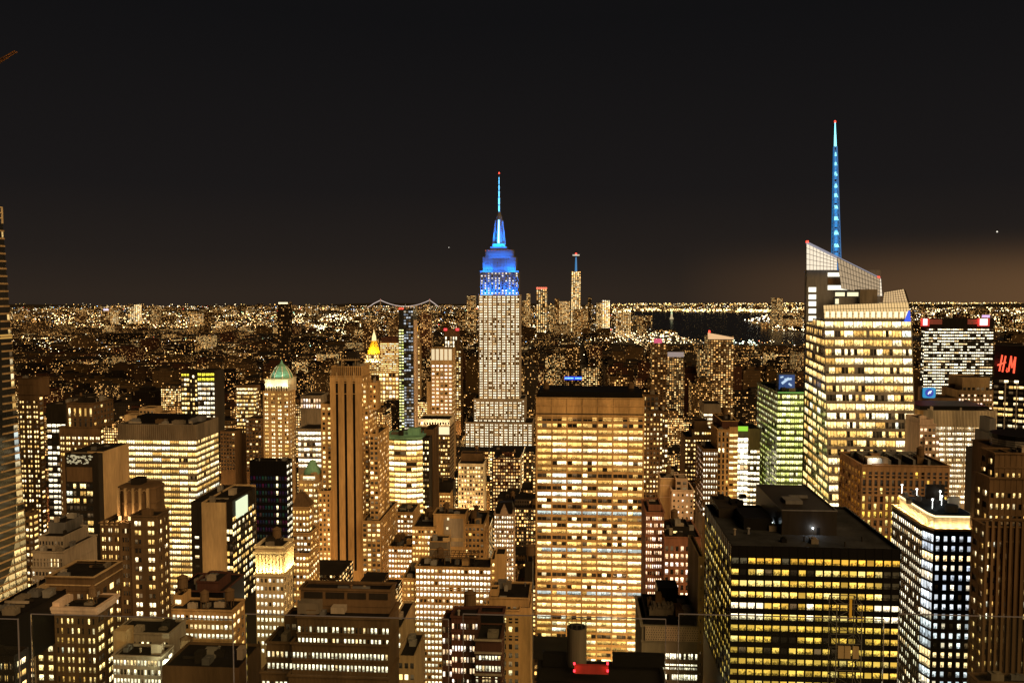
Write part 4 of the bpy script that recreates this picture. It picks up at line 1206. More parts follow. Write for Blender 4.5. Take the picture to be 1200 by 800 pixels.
m = MB(); m.lathe(xc, 2060, [(zq(404), 11), (zq(398), 8), (zq(392), 3)], 4, math.pi / 4); b.part('roof_slope', m, M['copper'])
m = MB(); m.lathe(xc, 2056, [(zq(388.5), 5.5), (zq(383), 4.6), (zq(381), 3)], 8); b.part('lantern', m, emit('orange_lantern', (1, .42, .03), 1.6))
m = MB(); m.lathe(xc, 2056, [(zq(381), 2.6), (zq(370), 2.2), (zq(366), .5)], 8); b.part('spire', m, emit('gold_lantern', (1, .78, .35), 1.4)); b.finish()
b = H('lit_crown_tower', 'pale tower with bright lit crown panels and rows of wide windows', 1000, 'tan',
  [dict(px=(505, 530, 408), side=534, front=of(5, lit=.8, pal='pinkish', per=1, wh=.55, fh=4.6, pier=.4, top=19, r=.7), sid=of(4, lit=.5, wh=.5, fh=4.6, top=19)), dict(px=(500, 506, 447), dd=2, depth=26)], vb=490, fin=False)
x0 = P(505, 408, 1000).x; x1 = P(530, 408, 1000).x; z1 = P(517, 408, 1000).z
m = MB()
for k in range(5):
    xa = x0 + (x1 - x0) * (k + .14) / 5; m.box(xa, xa + (x1 - x0) * .144, 999.8, 1000.2, z1 - 14, z1 - 1)
b.part('crown_panel', m, emit('crown_panel', (1.0, .80, .48), .85)); b.finish()
b = H('beacon_tower', 'tower with white windows and two red roof lamps behind the lit crown tower', 1500, 'brown',
  [dict(px=(521, 536, 386), depth=30, front=of(5, lit=.85, pal='white', per=1, fh=8, wh=.8, pier=.5, top=12, r=.8, rows=3)), dict(px=(524, 540, 410), dd=-4, depth=30, front=of(6, lit=.5, r=.8))], vb=490, fin=False)
m = MB()
for u in (522, 536): p = P(u, 386, 1499); m.cyl(p.x, 1499, p.z - 2, p.z + 2, 3, 3, 8)
b.part('beacon', m, emit('red_lamp', (1, .05, .06), 1.8)); b.finish()
b = H('arcaded_building', 'brown building with a white lit arcade crown in front of the lit crown tower', 800, 'brown',
  [dict(px=(490, 527, 491), depth=30, front=of(12, lit=.0, rows=1, wh=.5, fh=5, top=1.6, pier=.4, r=.5), mat='white'), dict(px=(505, 527, 500), dd=-1.5, side=532, front=of(8, lit=.5, pal='warm', top=9), sid=of(4, lit=.2))], vb=570, fin=False)
m = MB(); p, q_ = P(505.5, 500, 798), P(526.5, 509, 798); m.box(p.x, q_.x, 798.0, 798.6, q_.z, p.z); b.part('lit_cornice', m, emit('lit_cornice', (1, .85, .5), 1.1))
x0, x1 = P(490, 500, 800).x, P(505, 500, 800).x; b.box('blank_wall', M['dark'], x0, x1, 799, 801, 0, P(497, 500, 799).z)
root = b.finish()
for u in (494, 502, 510, 518, 525): spot_light('floodlight', P(u, 500.5, 796), (0, .4, 1), (1, .8, .5), 2500, 120, .5, root, b.org)
H('white_grid_building', 'white slab with an even grid of small square windows', 900, 'white',
  [dict(px=(537, 566.5, 543), side=570, front=of(9, lit=.35, pal='warm', wh=.6, fh=4.6, pier=.42, top=2.5), sid=None), dict(px=(540, 566, 531), dd=18, depth=14, bot=548, mat='brown')], vb=612)
H('stone_building', 'buff stone building with lit upper floor beside the white grid slab', 760, 'gold',
  [dict(px=(502, 528, 577), side=531, front=of(8, lit=.4, pal='office', wh=.45, top=2), sid=of(3, lit=.2)), dict(px=(510, 531, 565), dd=14, depth=18, bot=580, mat='dark')], vb=612, clutter=3)
b = H('setback_building', 'buff building with a large blank stucco wall panel and stepped wings', 560, 'gold',
  [dict(px=(483, 511, 617), depth=34, front=of(8, lit=.75, pal='office', per=1)), dict(px=(508, 545.5, 602), side=549, dd=5, depth=None, front=None), dict(px=(544, 567, 614), dd=8, side=573, front=of(5, lit=.12), sid=of(3, lit=.1))], vb=660, fin=False, seed=4)
p, q_ = P(520, 607, 565), P(543, 640, 565); b.box('stucco_panel', M['lime'], p.x, q_.x, 564.6, 565.2, q_.z, p.z)
m = MB()
for u, v in ((524, 609), (523, 620), (521, 632)): p = P(u, v, 564.5); m.box(p.x, p.x + 1.3, 564.4, 564.6, p.z, p.z + 1.6)
b.part('lit_window', m, emit('small_lit_window', (1, .85, .5), 1.2))
b.clutter(3, 4, 1); b.finish()
b = H('apartment_building', 'wide tan apartment building with dense square lit windows and a pergola roof', 470, 'gold',
  [dict(px=(487, 575, 664), depth=18, front=of(20, lit=.9, pal='white', wh=.55, fh=3.4, pier=.35, per=1, top=1, r=.45, gain=1.1)), dict(px=(472, 490, 677), dd=4, depth=30, front=of(4, lit=.9, pal='office', pier=.45, gain=1.1, fh=3.4)),
   dict(px=(575, 580, 655), dd=8, depth=20, front=of(1, lit=.5)), dict(px=(503, 524, 634), dd=38, bot=670, depth=14, mat='grey')], vb=800, fin=False, seed=8)
x0, x1 = P(507, 655, 478).x, P(560, 655, 478).x; zr = P(530, 665, 470).z - .8
m = MB()
for k in range(12):
    xx = x0 + (x1 - x0) * k / 11; m.box(xx, xx + .3, 474, 487, zr + 5, zr + 5.4)
    if k % 3 == 0: m.box(xx, xx + .35, 476, 476.4, zr, zr + 5); m.box(xx, xx + .35, 486.2, 486.6, zr, zr + 5)
for yy in (474, 478, 482, 486.6): m.box(x0, x1, yy, yy + .3, zr + 5.4, zr + 5.8)
b.part('pergola', m, M['brown'])
m = MB(); p = P(528, 660, 480); m.box(p.x - .2, p.x + .2, 480, 480.4, zr, zr + 20); m.box(P(519, 640, 480).x, P(545, 640, 480).x, 480, 480.3, zr + 13, zr + 15); b.part('sign_frame', m, M['tan'])
b.finish()
b = H('gabled_building', 'pinkish stone building with a steep gothic gable and dark roof', 640, 'pink',
  [dict(px=(579, 602, 602), side=604, front=of(8, lit=.75, pal='white', wh=.55, fh=3.6, pier=.5, top=1), sid=of(2, lit=.2))], vb=690, fin=False)
x0, x1, y0, y1, z0, z1 = b.bounds; xc = (x0 + x1) / 2
m = MB(); m.loft([(x0, y0 + 2, z1 - .9), (x1, y0 + 2, z1 - .9), (x1, y1, z1 - .9), (x0, y1, z1 - .9)], [(x0 + 2, y0 + 8, z1 + 7), (x1 - 2, y0 + 8, z1 + 7), (x1 - 2, y1 - 6, z1 + 7), (x0 + 2, y1 - 6, z1 + 7)]); b.part('steep_roof', m, M['dark'])
m = MB(); m.loft([(xc - 3.6, y0 - .3, z1 - 1), (xc + 3.6, y0 - .3, z1 - 1), (xc + 3.6, y0 + 3, z1 - 1), (xc - 3.6, y0 + 3, z1 - 1)], [(xc - .3, y0 - .3, z1 + 7), (xc + .3, y0 - .3, z1 + 7), (xc + .3, y0 + 3, z1 + 7), (xc - .3, y0 + 3, z1 + 7)])
for xx in (x0, x1 - 1): m.cyl(xx + .5, y0 + .5, z1, z1 + 4, .8, .1, 6)
b.part('gable', m, M['pink']); b.finish()
b = H('maroon_building', 'dark maroon brick building with stepped roofs below the glass panels', 270, 'maroon',
  [dict(px=(529, 560, 722), depth=9, front=of(9, lit=.42, pal='pinkish', fh=3.7, wh=.5, pier=.4, top=1.5)), dict(px=(518, 530, 726), dd=1, depth=9, front=of(3, lit=.4, pal='pinkish', fh=3.7)),
   dict(px=(557, 587, 749), dd=-4, depth=14, front=of(8, lit=.6, pal='white', fh=3.7, wh=.5, rows=9, top=4), sid=of(4, lit=.4)), dict(px=(543, 590, 717), dd=9.5, depth=6, mat='black')], vb=800, fin=False)
x0, x1, y0, y1, z0, z1 = b.bounds
m = MB(); p, q_ = P(557, 749, 265.6), P(587, 749, 265.6)
for v in (748.6, 763.5, 789): zz_ = P(570, v, 265.6).z; m.box(p.x - .3, q_.x + .3, 265.2, 265.9, zz_ - .5, zz_)
b.part('string_course', m, M['lime'])
b.tank(P(551, 718, 283).x, 283, P(551, 718, 283).z, 2.0); b.clutter(5, 3); b.finish()
H('narrow_building', 'narrow buff building with dark windows and a cluttered roof in front of the big tower', 380, 'gold',
  [dict(px=(573, 620, 700), depth=22, front=of(7, lit=.04, rows=1, top=3, fh=5, wh=.55, pier=.45)), dict(px=(573, 609, 714), dd=-4, depth=20, front=of(5, lit=.12, top=3, fh=4, wh=.6, pier=.45)), dict(px=(609, 621.5, 712), dd=-3, depth=20, front=None),
   dict(px=(580, 592, 649), dd=30, depth=12, bot=704), dict(px=(574, 584, 690), dd=4, bot=704, depth=6), dict(px=(615, 624, 658), dd=40, depth=10, mat='dark')], vb=800, clutter=8, tanks=1)
b = H('big_roofed_block', 'wide grey brown block with a black flat penthouse roof and terraces of lit windows', 250, 'brown',
  [dict(px=(352, 458, 690), depth=7, front=None), dict(px=(348, 456, 723), dd=-6, depth=14, front=of(24, lit=.7, pal='white', fh=3.5, wh=.5, pier=.42, top=2.2), sid=None), dict(px=(342, 455, 754), dd=-7.8, depth=14, front=of(25, lit=.82, pal='white', fh=3.6, wh=.5, pier=.42, top=2.0)),
   dict(px=(312, 343, 752), dd=-3, depth=12, front=of(6, lit=.8, pal='white', fh=3.6, wh=.5, pier=.42, top=2)), dict(px=(333, 348, 722), dd=3, depth=8, front=of(2, lit=.5, pal='white', fh=3.6)), dict(px=(306, 342, 787), dd=-5, depth=12, front=of(7, lit=.8, pal='white', fh=3.6, wh=.5, top=2)),
   dict(px=(338, 455, 792), dd=-9.8, depth=14, front=of(26, lit=.8, pal='white', fh=3.6, wh=.5, top=2))], vb=810, fin=False, seed=3)
m = MB(); p, q_ = P(355, 693, 249.8), P(457, 712, 249.8)
for k in range(4): xx = p.x + (q_.x - p.x) * (k + .06) / 4; m.box(xx, xx + (q_.x - p.x) * .21, 249.7, 250.1, q_.z + 2.5, p.z)
b.part('blank_panel', m, M['dark'])
b.box('plant_box', M['grey'], P(349, 708, 246).x, P(374, 708, 246).x, 245.5, 249.6, P(360, 718, 246).z, P(360, 706, 246).z)
b.box('plant_box', M['lime'], P(388, 711, 246).x, P(404, 711, 246).x, 245.5, 248.6, P(395, 718, 246).z, P(395, 711, 246).z)
b.finish()
H('stone_building', 'beige stone building end wall at the right of the wide terraced block', 330, 'tan',
  [dict(px=(456, 470, 735), depth=30, front=of(3, lit=.75, pal='white', pier=.5)), dict(px=(466, 486, 768), dd=-60, depth=20, front=of(3, lit=.1))], vb=800, clutter=2)
H('tan_building', 'low tan building with lit windows tucked left of the wide tan apartment building', 620, 'gold',
  [dict(px=(462, 484, 600), dd=30, depth=30, front=of(6, lit=.8, pal='white')), dict(px=(455, 486, 640), dd=-8, depth=30, front=of(9, lit=.85, pal='white'))], vb=670, clutter=3, tanks=1)

# ================================================================== right side
H('slim_tower', 'slim brown brick tower with vertical piers right behind the wide bay tower', 640, 'brown',
  [dict(px=(754, 777, 481), depth=26, front=of(6, lit=.35, pal='warm', wh=.5, pier=.5, r=.9, fh=3.6)), dict(px=(775, 783, 482), dd=5, depth=22, front=of(2, lit=.3, pal='warm', r=.6)), dict(px=(753, 772, 462), dd=6, bot=484, depth=18, front=of(4, lit=.2, wh=.7))], vb=595)
H('brick_building', 'brown brick block with narrow rows of lit windows beside the wide bay tower', 440, 'red',
  [dict(px=(757, 778.5, 600), depth=28, front=of(9, lit=.75, pal='pinkish', wh=.55, fh=3.6, pier=.4, top=1.5)), dict(px=(760, 775, 591), dd=6, bot=602, depth=15, front=of(2, lit=.8, rows=1, fh=4, pal='warm'))], vb=712, clutter=2)
b = H('red_brick_building', 'reddish brick building with a cluttered roof garden and wide lit windows', 430, 'red',
  [dict(px=(778.5, 821, 629), depth=34, front=of(7, lit=.62, pal='pinkish', wh=.62, fh=4.0, pier=.45, top=4, gain=1.2)), dict(px=(788, 808, 617), dd=10, bot=632, depth=16, front=of(3, lit=.1, wh=.6, rows=1), mat='dark')], vb=720, clutter=6)
H('pale_building', 'pale pink stepped building with few lit windows above the red brick one', 560, 'pink',
  [dict(px=(787.5, 813, 574), depth=24, front=of(5, lit=.22, pal='pinkish', wh=.4, pier=.6)), dict(px=(792, 806, 560), dd=5, bot=576, depth=14, front=of(2, lit=.3)), dict(px=(774, 798, 560), dd=10, depth=20, front=None, mat='tan')], vb=632)
b = H('art_deco_building', 'brown stepped deco tower with many small windows and a square cap', 700, 'brown',
  [dict(px=(803, 838, 512), depth=30, front=of(11, lit=.5, pal='warm', wh=.45, pier=.45, fh=3.5)), dict(px=(811, 834, 503), dd=4, bot=514, depth=22, front=of(8, lit=.55, rows=1)), dict(px=(814, 829.5, 493), dd=7, bot=505, depth=16),
   dict(px=(817, 842, 531), dd=-10, side=None, depth=26, front=of(8, lit=.5, pal='pinkish', wh=.45, fh=3.5))], vb=592)
b = H('brown_tower', 'brown building with crisp rows of white windows left of the orange pier tower', 600, 'brown',
  [dict(px=(824, 842, 526), side=816, front=of(6, lit=.85, pal='white', wh=.5, fh=3.9, pier=.5), sid=of(4, lit=.6, pal='pinkish'))], vb=595)
b = H('white_fin_building', 'tower with white ribbon floors behind a grey windowless cap', 820, 'grey',
  [dict(px=(825, 845, 473), side=820, front=of(5, lit=.95, pal='white', per=2, pier=.05, wh=.5, fh=3.9, top=9, gain=1.15, mull=.15), sid=of(3, lit=.5, top=9))], vb=510)
b = H('pier_tower', 'tower with orange lit vertical piers and a slanted lit ribbon flank', 600, 'gold',
  [dict(px=(841, 855, 503), depth=30, front=of(3, lit=.08, wh=.75, pier=.5, r=1.0)), dict(px=(846, 865, 493), dd=6, depth=40, mat='maroon'),
   dict(px=(855, 865, 500), dd=4, depth=36, front=of(2, lit=.8, pal='office', wh=.45, fh=3.9, pier=.05, per=1, top=4))], vb=595)
b = H('bright_store_tower', 'very bright white lit glass building with a green lamp band on top', 660, 'silver',
  [dict(px=(863, 877, 499), depth=30, front=of(3, lit=1.0, floor=0, pal='white', wh=.85, fh=4.2, pier=.06, top=9, gain=1.45)), dict(px=(876, 891, 502), dd=2, depth=28, front=of(4, lit=.8, pal='white', wh=.55, fh=4.2, pier=.15, top=16, gain=1.2), mat='tan')], vb=592, fin=False)
m = MB(); p, q_ = P(863.2, 499.5, 659), P(876.5, 505, 659); m.box(p.x, q_.x, 659.3, 659.8, q_.z, p.z); b.part('green_light_band', m, emit('green_light', (.35, .8, .05), 1.0)); b.finish()
b = H('green_glass_tower', 'glass tower lit yellow green with a dark slanting side and video screen on top', 620, 'greengl',
  [dict(px=(911.5, 942, 459), side=887, front=of(6, lit=.9, pal='green', per=2, mull=.2, wh=.58, fh=4.3, pier=.12, gain=.95), sid=of(6, lit=.55, pal='green', bayw=8, per=3, pier=.08, wh=.45, fh=4.3, gain=.7))], vb=592, fin=False)
x0, x1, y0, y1, z0, z1 = b.bounds
b.box('screen_frame', M['steel'], P(911, 440, 640).x, P(932, 440, 640).x, 640, 642, z1 - 1, P(920, 437, 640).z)
m = MB(); p, q_ = P(913, 439, 639.8), P(931, 456, 639.8); m.box(p.x, q_.x, 639.6, 639.95, q_.z, p.z); b.part('video_screen', m, emit('video_screen', (.04, .13, .42), .45))
m = MB(); c0 = P(921, 446, 639.5)
for a, c, w in (((-3, -2), (2, 2), 1.6), ((-1, 1), (4, 1.5), 1.4), ((2, -2), (4, -3.5), 1.2), ((-4, 2.5), (-2, 3), 1)): m.bar((c0.x + a[0], 639.3, c0.z + a[1]), (c0.x + c[0], 639.3, c0.z + c[1]), w)
b.part('screen_picture', m, emit('screen_white', (.6, .8, 1), .9))
m = MB(); m.box(x0, x1, y0 - .3, y0 + .1, z1 - .9, z1 - .1); b.part('green_edge', m, emit('green_edge', (.25, .7, .12), .5))
b.clutter(3); b.finish()

# ---- behind the crystalline tower, towards the west
b = H('office_tower', 'dark wide office tower with ribbon windows and two glowing red corner signs', 900, 'black',
  [dict(px=(1084, 1165, 373), side=1080, front=of(16, lit=.72, pal='white', per=2, wh=.48, fh=3.3 * .9, pier=.08, mull=.25, top=10, floor=.35, bayq=True, gain=1.05), sid=of(6, lit=.5, pal='white', top=12))], vb=480, fin=False)
x0, x1, y0, y1, z0, z1 = b.bounds
b.box('mechanical_floor', M['black'], x0 + 22, x1 - 26, y0 + 8, y1 - 2, z1 - 1, z1 + 2.5)
for L, R_ in ((1082, 1086.5), (1148.5, 1157)):
    m = MB(); p, q_ = P(L, 373.5, 899), P(R_, 381, 899); m.box(p.x, q_.x, 898.6, 899.4, q_.z, p.z)
    f = MB(); f.box(p.x - 2.4, q_.x + 2.4, 899.3, 899.8, q_.z - 1.2, p.z + .5)
    b.part('red_sign', m, emit('red_sign_core', (1, .62, .58), 2.4), None, [('red_panel', f, emit('red_panel', (1, .02, .02), .5))])
m = MB()
for L, R_ in ((1088, 1104), (1134, 1147)): p, q_ = P(L, 374, 899.6), P(R_, 380, 899.6); m.box(p.x, q_.x, 899.6, 899.9, q_.z, p.z)
b.part('red_strip', m, emit('dim_red_strip', (1, .02, .02), .10))  # glowing strips imitate red light spilling from the signs along the roofline
m = MB(); p, q_ = P(1151, 369, 901), P(1160, 372, 901); m.box(p.x, q_.x, 901, 901.5, q_.z, p.z); b.part('roof_sign', m, emit('violet_sign', (.75, .5, .9), 1.1))
root = b.finish()
for u in (1085, 1152): point_light('sign_glow', P(u, 377, 895), (1, .03, .03), 4500, 1, root, b.org)

b = Bld('dark_tower', 'dark tower at the right edge carrying a big red script sign', D=700, wall='black', vb=510, rot=R(-26))
pv = P(1166, 430, 700); b.pivot = (pv.x, 700)
b.tier(1166, 1240, 405, D=700, depth=50, front=of(14, lit=.22, pal='warm', top=26, fh=4.4, wh=.5, pier=.15, r=1.2))
x0, x1, y0, y1, z0, z1 = b.bounds
m = MB()
for u in (1177, 1189, 1200, 1212): p = P(u, 450, 699); m.box(p.x, p.x + .9, 698, 699.9, 100, P(0, 440, 699).z if u < 1195 else z1 + 3)
m.box(P(1196, 400, 699).x, P(1240, 400, 699).x, 698.6, 699.6, z1 + 1, z1 + 3); b.part('mullion', m, M['silver'])
b.finish()
# the red sign, letters built from bars: H & M
sgn = MB(); o_ = P(1168.5, 438, 698); ux = (P(1193, 438, 698).x - o_.x) / 24.5; uz = (P(1180, 412, 698).z - P(1180, 438, 698).z) / 26
def stroke(pts, w):
    for a, c in zip(pts[:-1], pts[1:]): sgn.bar((a[0] * ux, 0, a[1] * uz), (c[0] * ux, 0, c[1] * uz), w)
stroke([(3.0, 4), (6.0, 26)], 1.3); stroke([(6.8, 3), (10.2, 25)], 1.3); stroke([(.5, 12), (5, 14), (11, 16.5)], 1.2)
stroke([(12.6, 3), (11.3, 5), (12.5, 7.5), (12.2, 9)], .6); stroke([(11.5, 4), (12.8, 3), (13.6, 5.5)], .6)
stroke([(14.2, 4), (17.0, 25)], 1.3); stroke([(17.0, 25), (18.2, 9), (22.0, 24)], 1.0); stroke([(22.0, 24), (20.6, 2)], 1.5)
t_ = Vector((math.cos(R(-26)), math.sin(R(-26)), 0)); n_ = Vector((math.sin(R(-26)), -math.cos(R(-26)), 0))
w0 = Vector((pv.x, 700, o_.z)) + t_ * 1.4 + n_ * 2.4
sg = empty('neon_sign', tuple(w0), 'large red neon sign of slanted letters on the dark tower at the right', 'sign')
sg.rotation_euler = (0, 0, R(-26))
sg.scale = (.86, .86, .86)
sgn.build('letters', emit('neon_red', (1, .09, .04), 1.7), sg)
fr = MB()
for zz_ in (7, 14, 21): fr.bar((0, .9, zz_ * uz), (23 * ux, .9, zz_ * uz), .4)
for xx in (4, 12, 20): fr.bar((xx * ux, .9, 2 * uz), (xx * ux, 2.2, 2 * uz), .4)
fr.build('sign_bracket', M['dark'], sg)
point_light('neon_glow', (0, -6, 9), (1, .08, .05), 4000, 1.5, sg)

b = H('stepped_building', 'beige stepped stone building with dim windows in front of the red sign tower', 780, 'tan',
  [dict(px=(1128, 1160, 442), depth=28, front=of(6, lit=.2, wh=.6, fh=5, rows=2, top=8)), dict(px=(1123, 1167, 457), dd=-6, depth=34, front=of(12, lit=.45, pal='pinkish', wh=.5, top=3))], vb=485, clutter=2)
b = Bld('billboard_building', 'brown building edge that carries the square blue clock like sign', D=700, wall='brown', vb=490)
b.tier(1076, 1081.5, 453, depth=30, D=700, front=None); b.tier(1080, 1124, 466, depth=24, D=702, front=of(9, lit=.6, pal='warm', wh=.5))
b.finish()
s_ = empty('square_sign', tuple(P(1089, 460, 698)), 'square bright blue sign with a dark blue disc and white mark', 'sign')
ks = (P(1097, 460, 698).x - P(1081, 460, 698).x) / 16
def rbox(w, h, y0, y1, rr=2):
    m = MB(); q = []
    for cx, cz, a0 in ((w - rr, h - rr, 0), (-w + rr, h - rr, 90), (-w + rr, -h + rr, 180), (w - rr, -h + rr, 270)):
        for j in range(4): a = R(a0 + 30 * j); q.append((cx + rr * math.cos(a), cz + rr * math.sin(a)))
    m.loft([(x * ks, y0, z * ks) for x, z in reversed(q)], [(x * ks, y1, z * ks) for x, z in reversed(q)]); return m
rbox(7.4, 6.4, 0, .8).build('panel', emit('cyan_panel', (.0, .30, .62), .9), s_)
rbox(5.0, 5.0, -.3, -.02, 4.99).build('disc', emit('blue_disc', (.01, .05, .50), .8), s_)
m = MB(); m.bar((-1.6 * ks, -.5, -1.8 * ks), (-.3 * ks, -.5, 1.2 * ks), .7); m.bar((-.3 * ks, -.5, 1.2 * ks), (2.4 * ks, -.5, 2.0 * ks), .8); m.bar((-.6 * ks, -.5, .2 * ks), (1.4 * ks, -.5, -.2 * ks), .7)
m.build('mark', emit('sign_white', (.8, .95, 1), 1.4), s_)

b = H('finned_office_building', 'office block with fine white vertical fins over bright white floors', 620, 'lime',
  [dict(px=(1093, 1160, 481), side=None, depth=46, front=of(11, lit=.92, pal='white', per=3, mull=.4, wh=.5, fh=3.75, pier=.06, top=11, gain=1.6, floor=.15)), dict(px=(1160, 1168.5, 481), dd=.5, depth=46, front=None), dict(px=(1078, 1093, 480), dd=16, depth=30, mat='gold')], vb=580, fin=False)
x0, x1 = P(1093, 500, 620).x, P(1168, 500, 620).x; z1 = P(1120, 481, 620).z
m = MB()
for k in range(44): xx = x0 + (x1 - x0) * (k + .5) / 44; m.box(xx - .11, xx + .11, 619.3, 619.98, z1 - 60, z1 - .1)
b.part('fin', m, M['white'])
m = MB(); m.box(x0 - 6, x1 - 2, 628, 660, z1 - .8, z1 + 2.2); b.part('plant_deck', m, M['black']); b.finish()
b = H('ornate_building', 'narrow pale pink ornate building at the foot of the faceted glass tower', 520, 'pink',
  [dict(px=(1078, 1094, 491), depth=22, front=of(4, lit=.12, wh=.65, fh=5, pier=.5, top=2.5, pal='white')), dict(px=(1078, 1097, 497), dd=-1, depth=20, front=of(4, lit=.35, pal='pinkish', wh=.5)), dict(px=(1084, 1101, 512), dd=-2.5, depth=18, front=of(4, lit=.3, pal='pinkish'))], vb=580)
H('grey_stepped_tower', 'slim grey stepped tower edge beside the finned office block', 480, 'steel',
  [dict(px=(1161, 1168, 508), depth=18), dict(px=(1160, 1167, 490), dd=3, depth=12), dict(px=(1152, 1164, 530), dd=-3, depth=20, mat='dark')], vb=590)

# ---- brown pier building
b = H('pier_building', 'brown stone block with tall dark window slots between heavy piers', 420, 'clay',
  [dict(px=(1010, 1113, 545), side=983.5, front=dict(of(15, lit=.5, pal='gold', wh=.80, fh=3.9, pier=.46, top=3, r=1.3), fn=lambda i, k, c, r: ((.02, .014, .008, .3) if i < 3 and r.random() < .9 else c)),
        sid=dict(of(10, lit=.6, pal='gold', wh=.6, fh=3.9, pier=.45, top=3, r=1.0, bayw=4.6)))], vb=660, fin=False)
x0, x1, y0, y1, z0, z1 = b.bounds
m = MB()
for k in range(1, 6): zz_ = z1 - 3 - 3.9 * (3 * k) ; m.box(x0 - .05, x1 + .05, y0 - .15, y0 + .3, zz_ - .5, zz_ + .4)
b.part('ledge', m, M['clay'])
m = MB(); r = random.Random(9)
for k in range(5): m.box(x0 + 5 + 7 * k, x0 + 6.2 + 7 * k, y0 + 5, y1 - 6, z1 - .9, z1 + 1.8)
m.box(x0 + 3, x1 - 4, y1 - 9, y1 - 8, z1 - .9, z1 + 2)
b.part('roof_screen', m, M['steel'])
b.box('plant_box', M['white'], x0 + 4, x0 + 13, y0 + 4, y0 + 9, z1 - .9, z1 + 2.6)
b.clutter(10, 3)
root = b.finish()
point_light('roof_lamp', (x0 + 7, y0 + 2, z1 + 2), (.8, .95, 1), 500, .3, root, b.org)

# ---- dark building with floodlit chamfered roof edge
D = 330
b = Bld('chamfered_tower', 'dark office tower with a chamfered corner and floodlit gold roof parapet', D=D, wall='dark', vb=800, roof='roofgrey')
a = P(1081, 620, D + 6); c_ = P(1094.5, 620, D); e_ = P(1150, 620, D); l_ = None
Xl = a.x; d = ray(1045.5, 592); yl = Xl * d.y / d.x
zt = P(1094, 620.5, D).z; zt2 = zt
po = [(a.x, a.y), (c_.x, c_.y), (e_.x, e_.y), (e_.x, yl), (Xl, yl)]
b.W().prism(po, 0, zt - .4)
b.pxs.append((1045, 1150, 580, 800, D)); b.bounds = (Xl, e_.x, D, yl, 0, zt)
nf = 21; hgt = nf * 3.75; zb_ = zt - 1.5 - hgt
wsp = dict(pal='cool', lit=.9, floor=.1, gain=.8)
def cf(i, k, c, r):
    if i in (2, 12, 13): return (1.3, .9, .42, r.random())
    return c
b.slope((c_.x, c_.y, zb_), (e_.x, e_.y, zb_), (c_.x, c_.y, zt - 1.5), (e_.x, e_.y, zt - 1.5), 6, nf, dict(wsp, fn=cf), ww=.46, wh=.55, mull=False, mat='dark', sp_t=.1)
b.slope((a.x, a.y, zb_), (c_.x, c_.y, zb_), (a.x, a.y, zt - 1.5), (c_.x, c_.y, zt - 1.5), 1, nf, dict(wsp, per=4, fn=cf, bayq=True), ww=.97, wh=.78, mull=False, mat='dark', sp_t=.1)
b.slope((Xl, yl, zb_), (a.x, a.y, zb_), (Xl, yl, zt - 1.5), (a.x, a.y, zt - 1.5), 16, nf, dict(pal='white', lit=.72, floor=.3, gain=.85), ww=.45, wh=.5, mull=False, mat='dark', sp_t=.1)
def ring(o, zlo, zhi, m):
    q = [(a.x - o, a.y - o * .4), (c_.x - o * .4, c_.y - o), (e_.x + o, e_.y - o), (e_.x + o, yl + o), (Xl - o, yl + o)]
    qi = [(a.x + 1.2, a.y + .5), (c_.x + .5, c_.y + 1.2), (e_.x - 1.2, e_.y + 1.2), (e_.x - 1.2, yl - 1.2), (Xl + 1.2, yl - 1.2)]
    for k in range(5):
        j = (k + 1) % 5
        m.loft([(*q[k], zlo), (*q[j], zlo), (*qi[j], zlo), (*qi[k], zlo)], [(*q[k], zhi), (*q[j], zhi), (*qi[j], zhi), (*qi[k], zhi)])
m = MB(); ring(.3, zt - .3, zt + .5, m); b.part('ledge', m, M['cream'])
inn = 2.2
q = [(a.x + inn, a.y + inn * .5), (c_.x + inn * .5, c_.y + inn), (e_.x - .3, c_.y + inn), (e_.x - .3, yl - inn), (Xl + inn, yl - inn)]
m = MB(); m.prism(q, zt - .3, zt + 4.6); b.part('upper_parapet', m, M['white'])
m = MB(); q2 = [(a.x + inn - .25, a.y + inn * .5 - .1), (c_.x + inn * .5 - .1, c_.y + inn - .25), (e_.x - .2, c_.y + inn - .25), (e_.x - .2, c_.y + inn + .3), (c_.x + inn * .5, c_.y + inn + .3), (a.x + inn + .2, a.y + inn * .5 + .2), (Xl + inn + .3, yl - inn), (Xl + inn - .25, yl - inn)]
for i_, j_ in ((0, 1), (1, 2), (7, 0)): m.bar((*q2[i_], zt + 4.7), (*q2[j_], zt + 4.7), .5)
b.part('cove_light', m, emit('cove_light', (1, .75, .4), 2.0))
b.rf.prism([(x * .0 + x, y) for x, y in [(q[0][0] + .6, q[0][1] + .6), (q[1][0] + .5, q[1][1] + .6), (q[2][0] - .5, q[2][1] + .6), (q[3][0] - .5, q[3][1] - .6), (q[4][0] + .6, q[4][1] - .6)]], zt + 4.55, zt + 4.72)
zr = zt + 4.7; lamps = []
m = MB()
for k in range(4): x_ = c_.x - 1 + 4.5 * (k % 2) + 1.2 * k; y_ = D + 22 + 5 * k; m.cyl(x_, y_, zr, zr + 1.6, 1.1, 1.1, 12); m.cyl(x_, y_, zr + 1.6, zr + 2.1, 1.4, .9, 12)
b.part('roof_fan', m, M['steel'])
b.box('plant_screen', M['white'], c_.x + 12, e_.x - 1, D + 16, D + 17, zr, zr + 4.5)
b.box('plant_room', M['dark'], c_.x + 9, e_.x - 1, D + 30, yl - 6, zr, zr + 6)
m = MB(); m.cyl(c_.x + 10.5, D + 10, zr, zr + 2.6, 2.4, 2.4, 16); b.part('tank', m, M['grey'])
m = MB(); L_ = [(c_.x + 3, D + 40), (c_.x + 6, D + 32), (c_.x + 11, D + 20), (c_.x + 19, D + 12), (c_.x + 14, D + 28.5), (c_.x + 5, D + 14)]
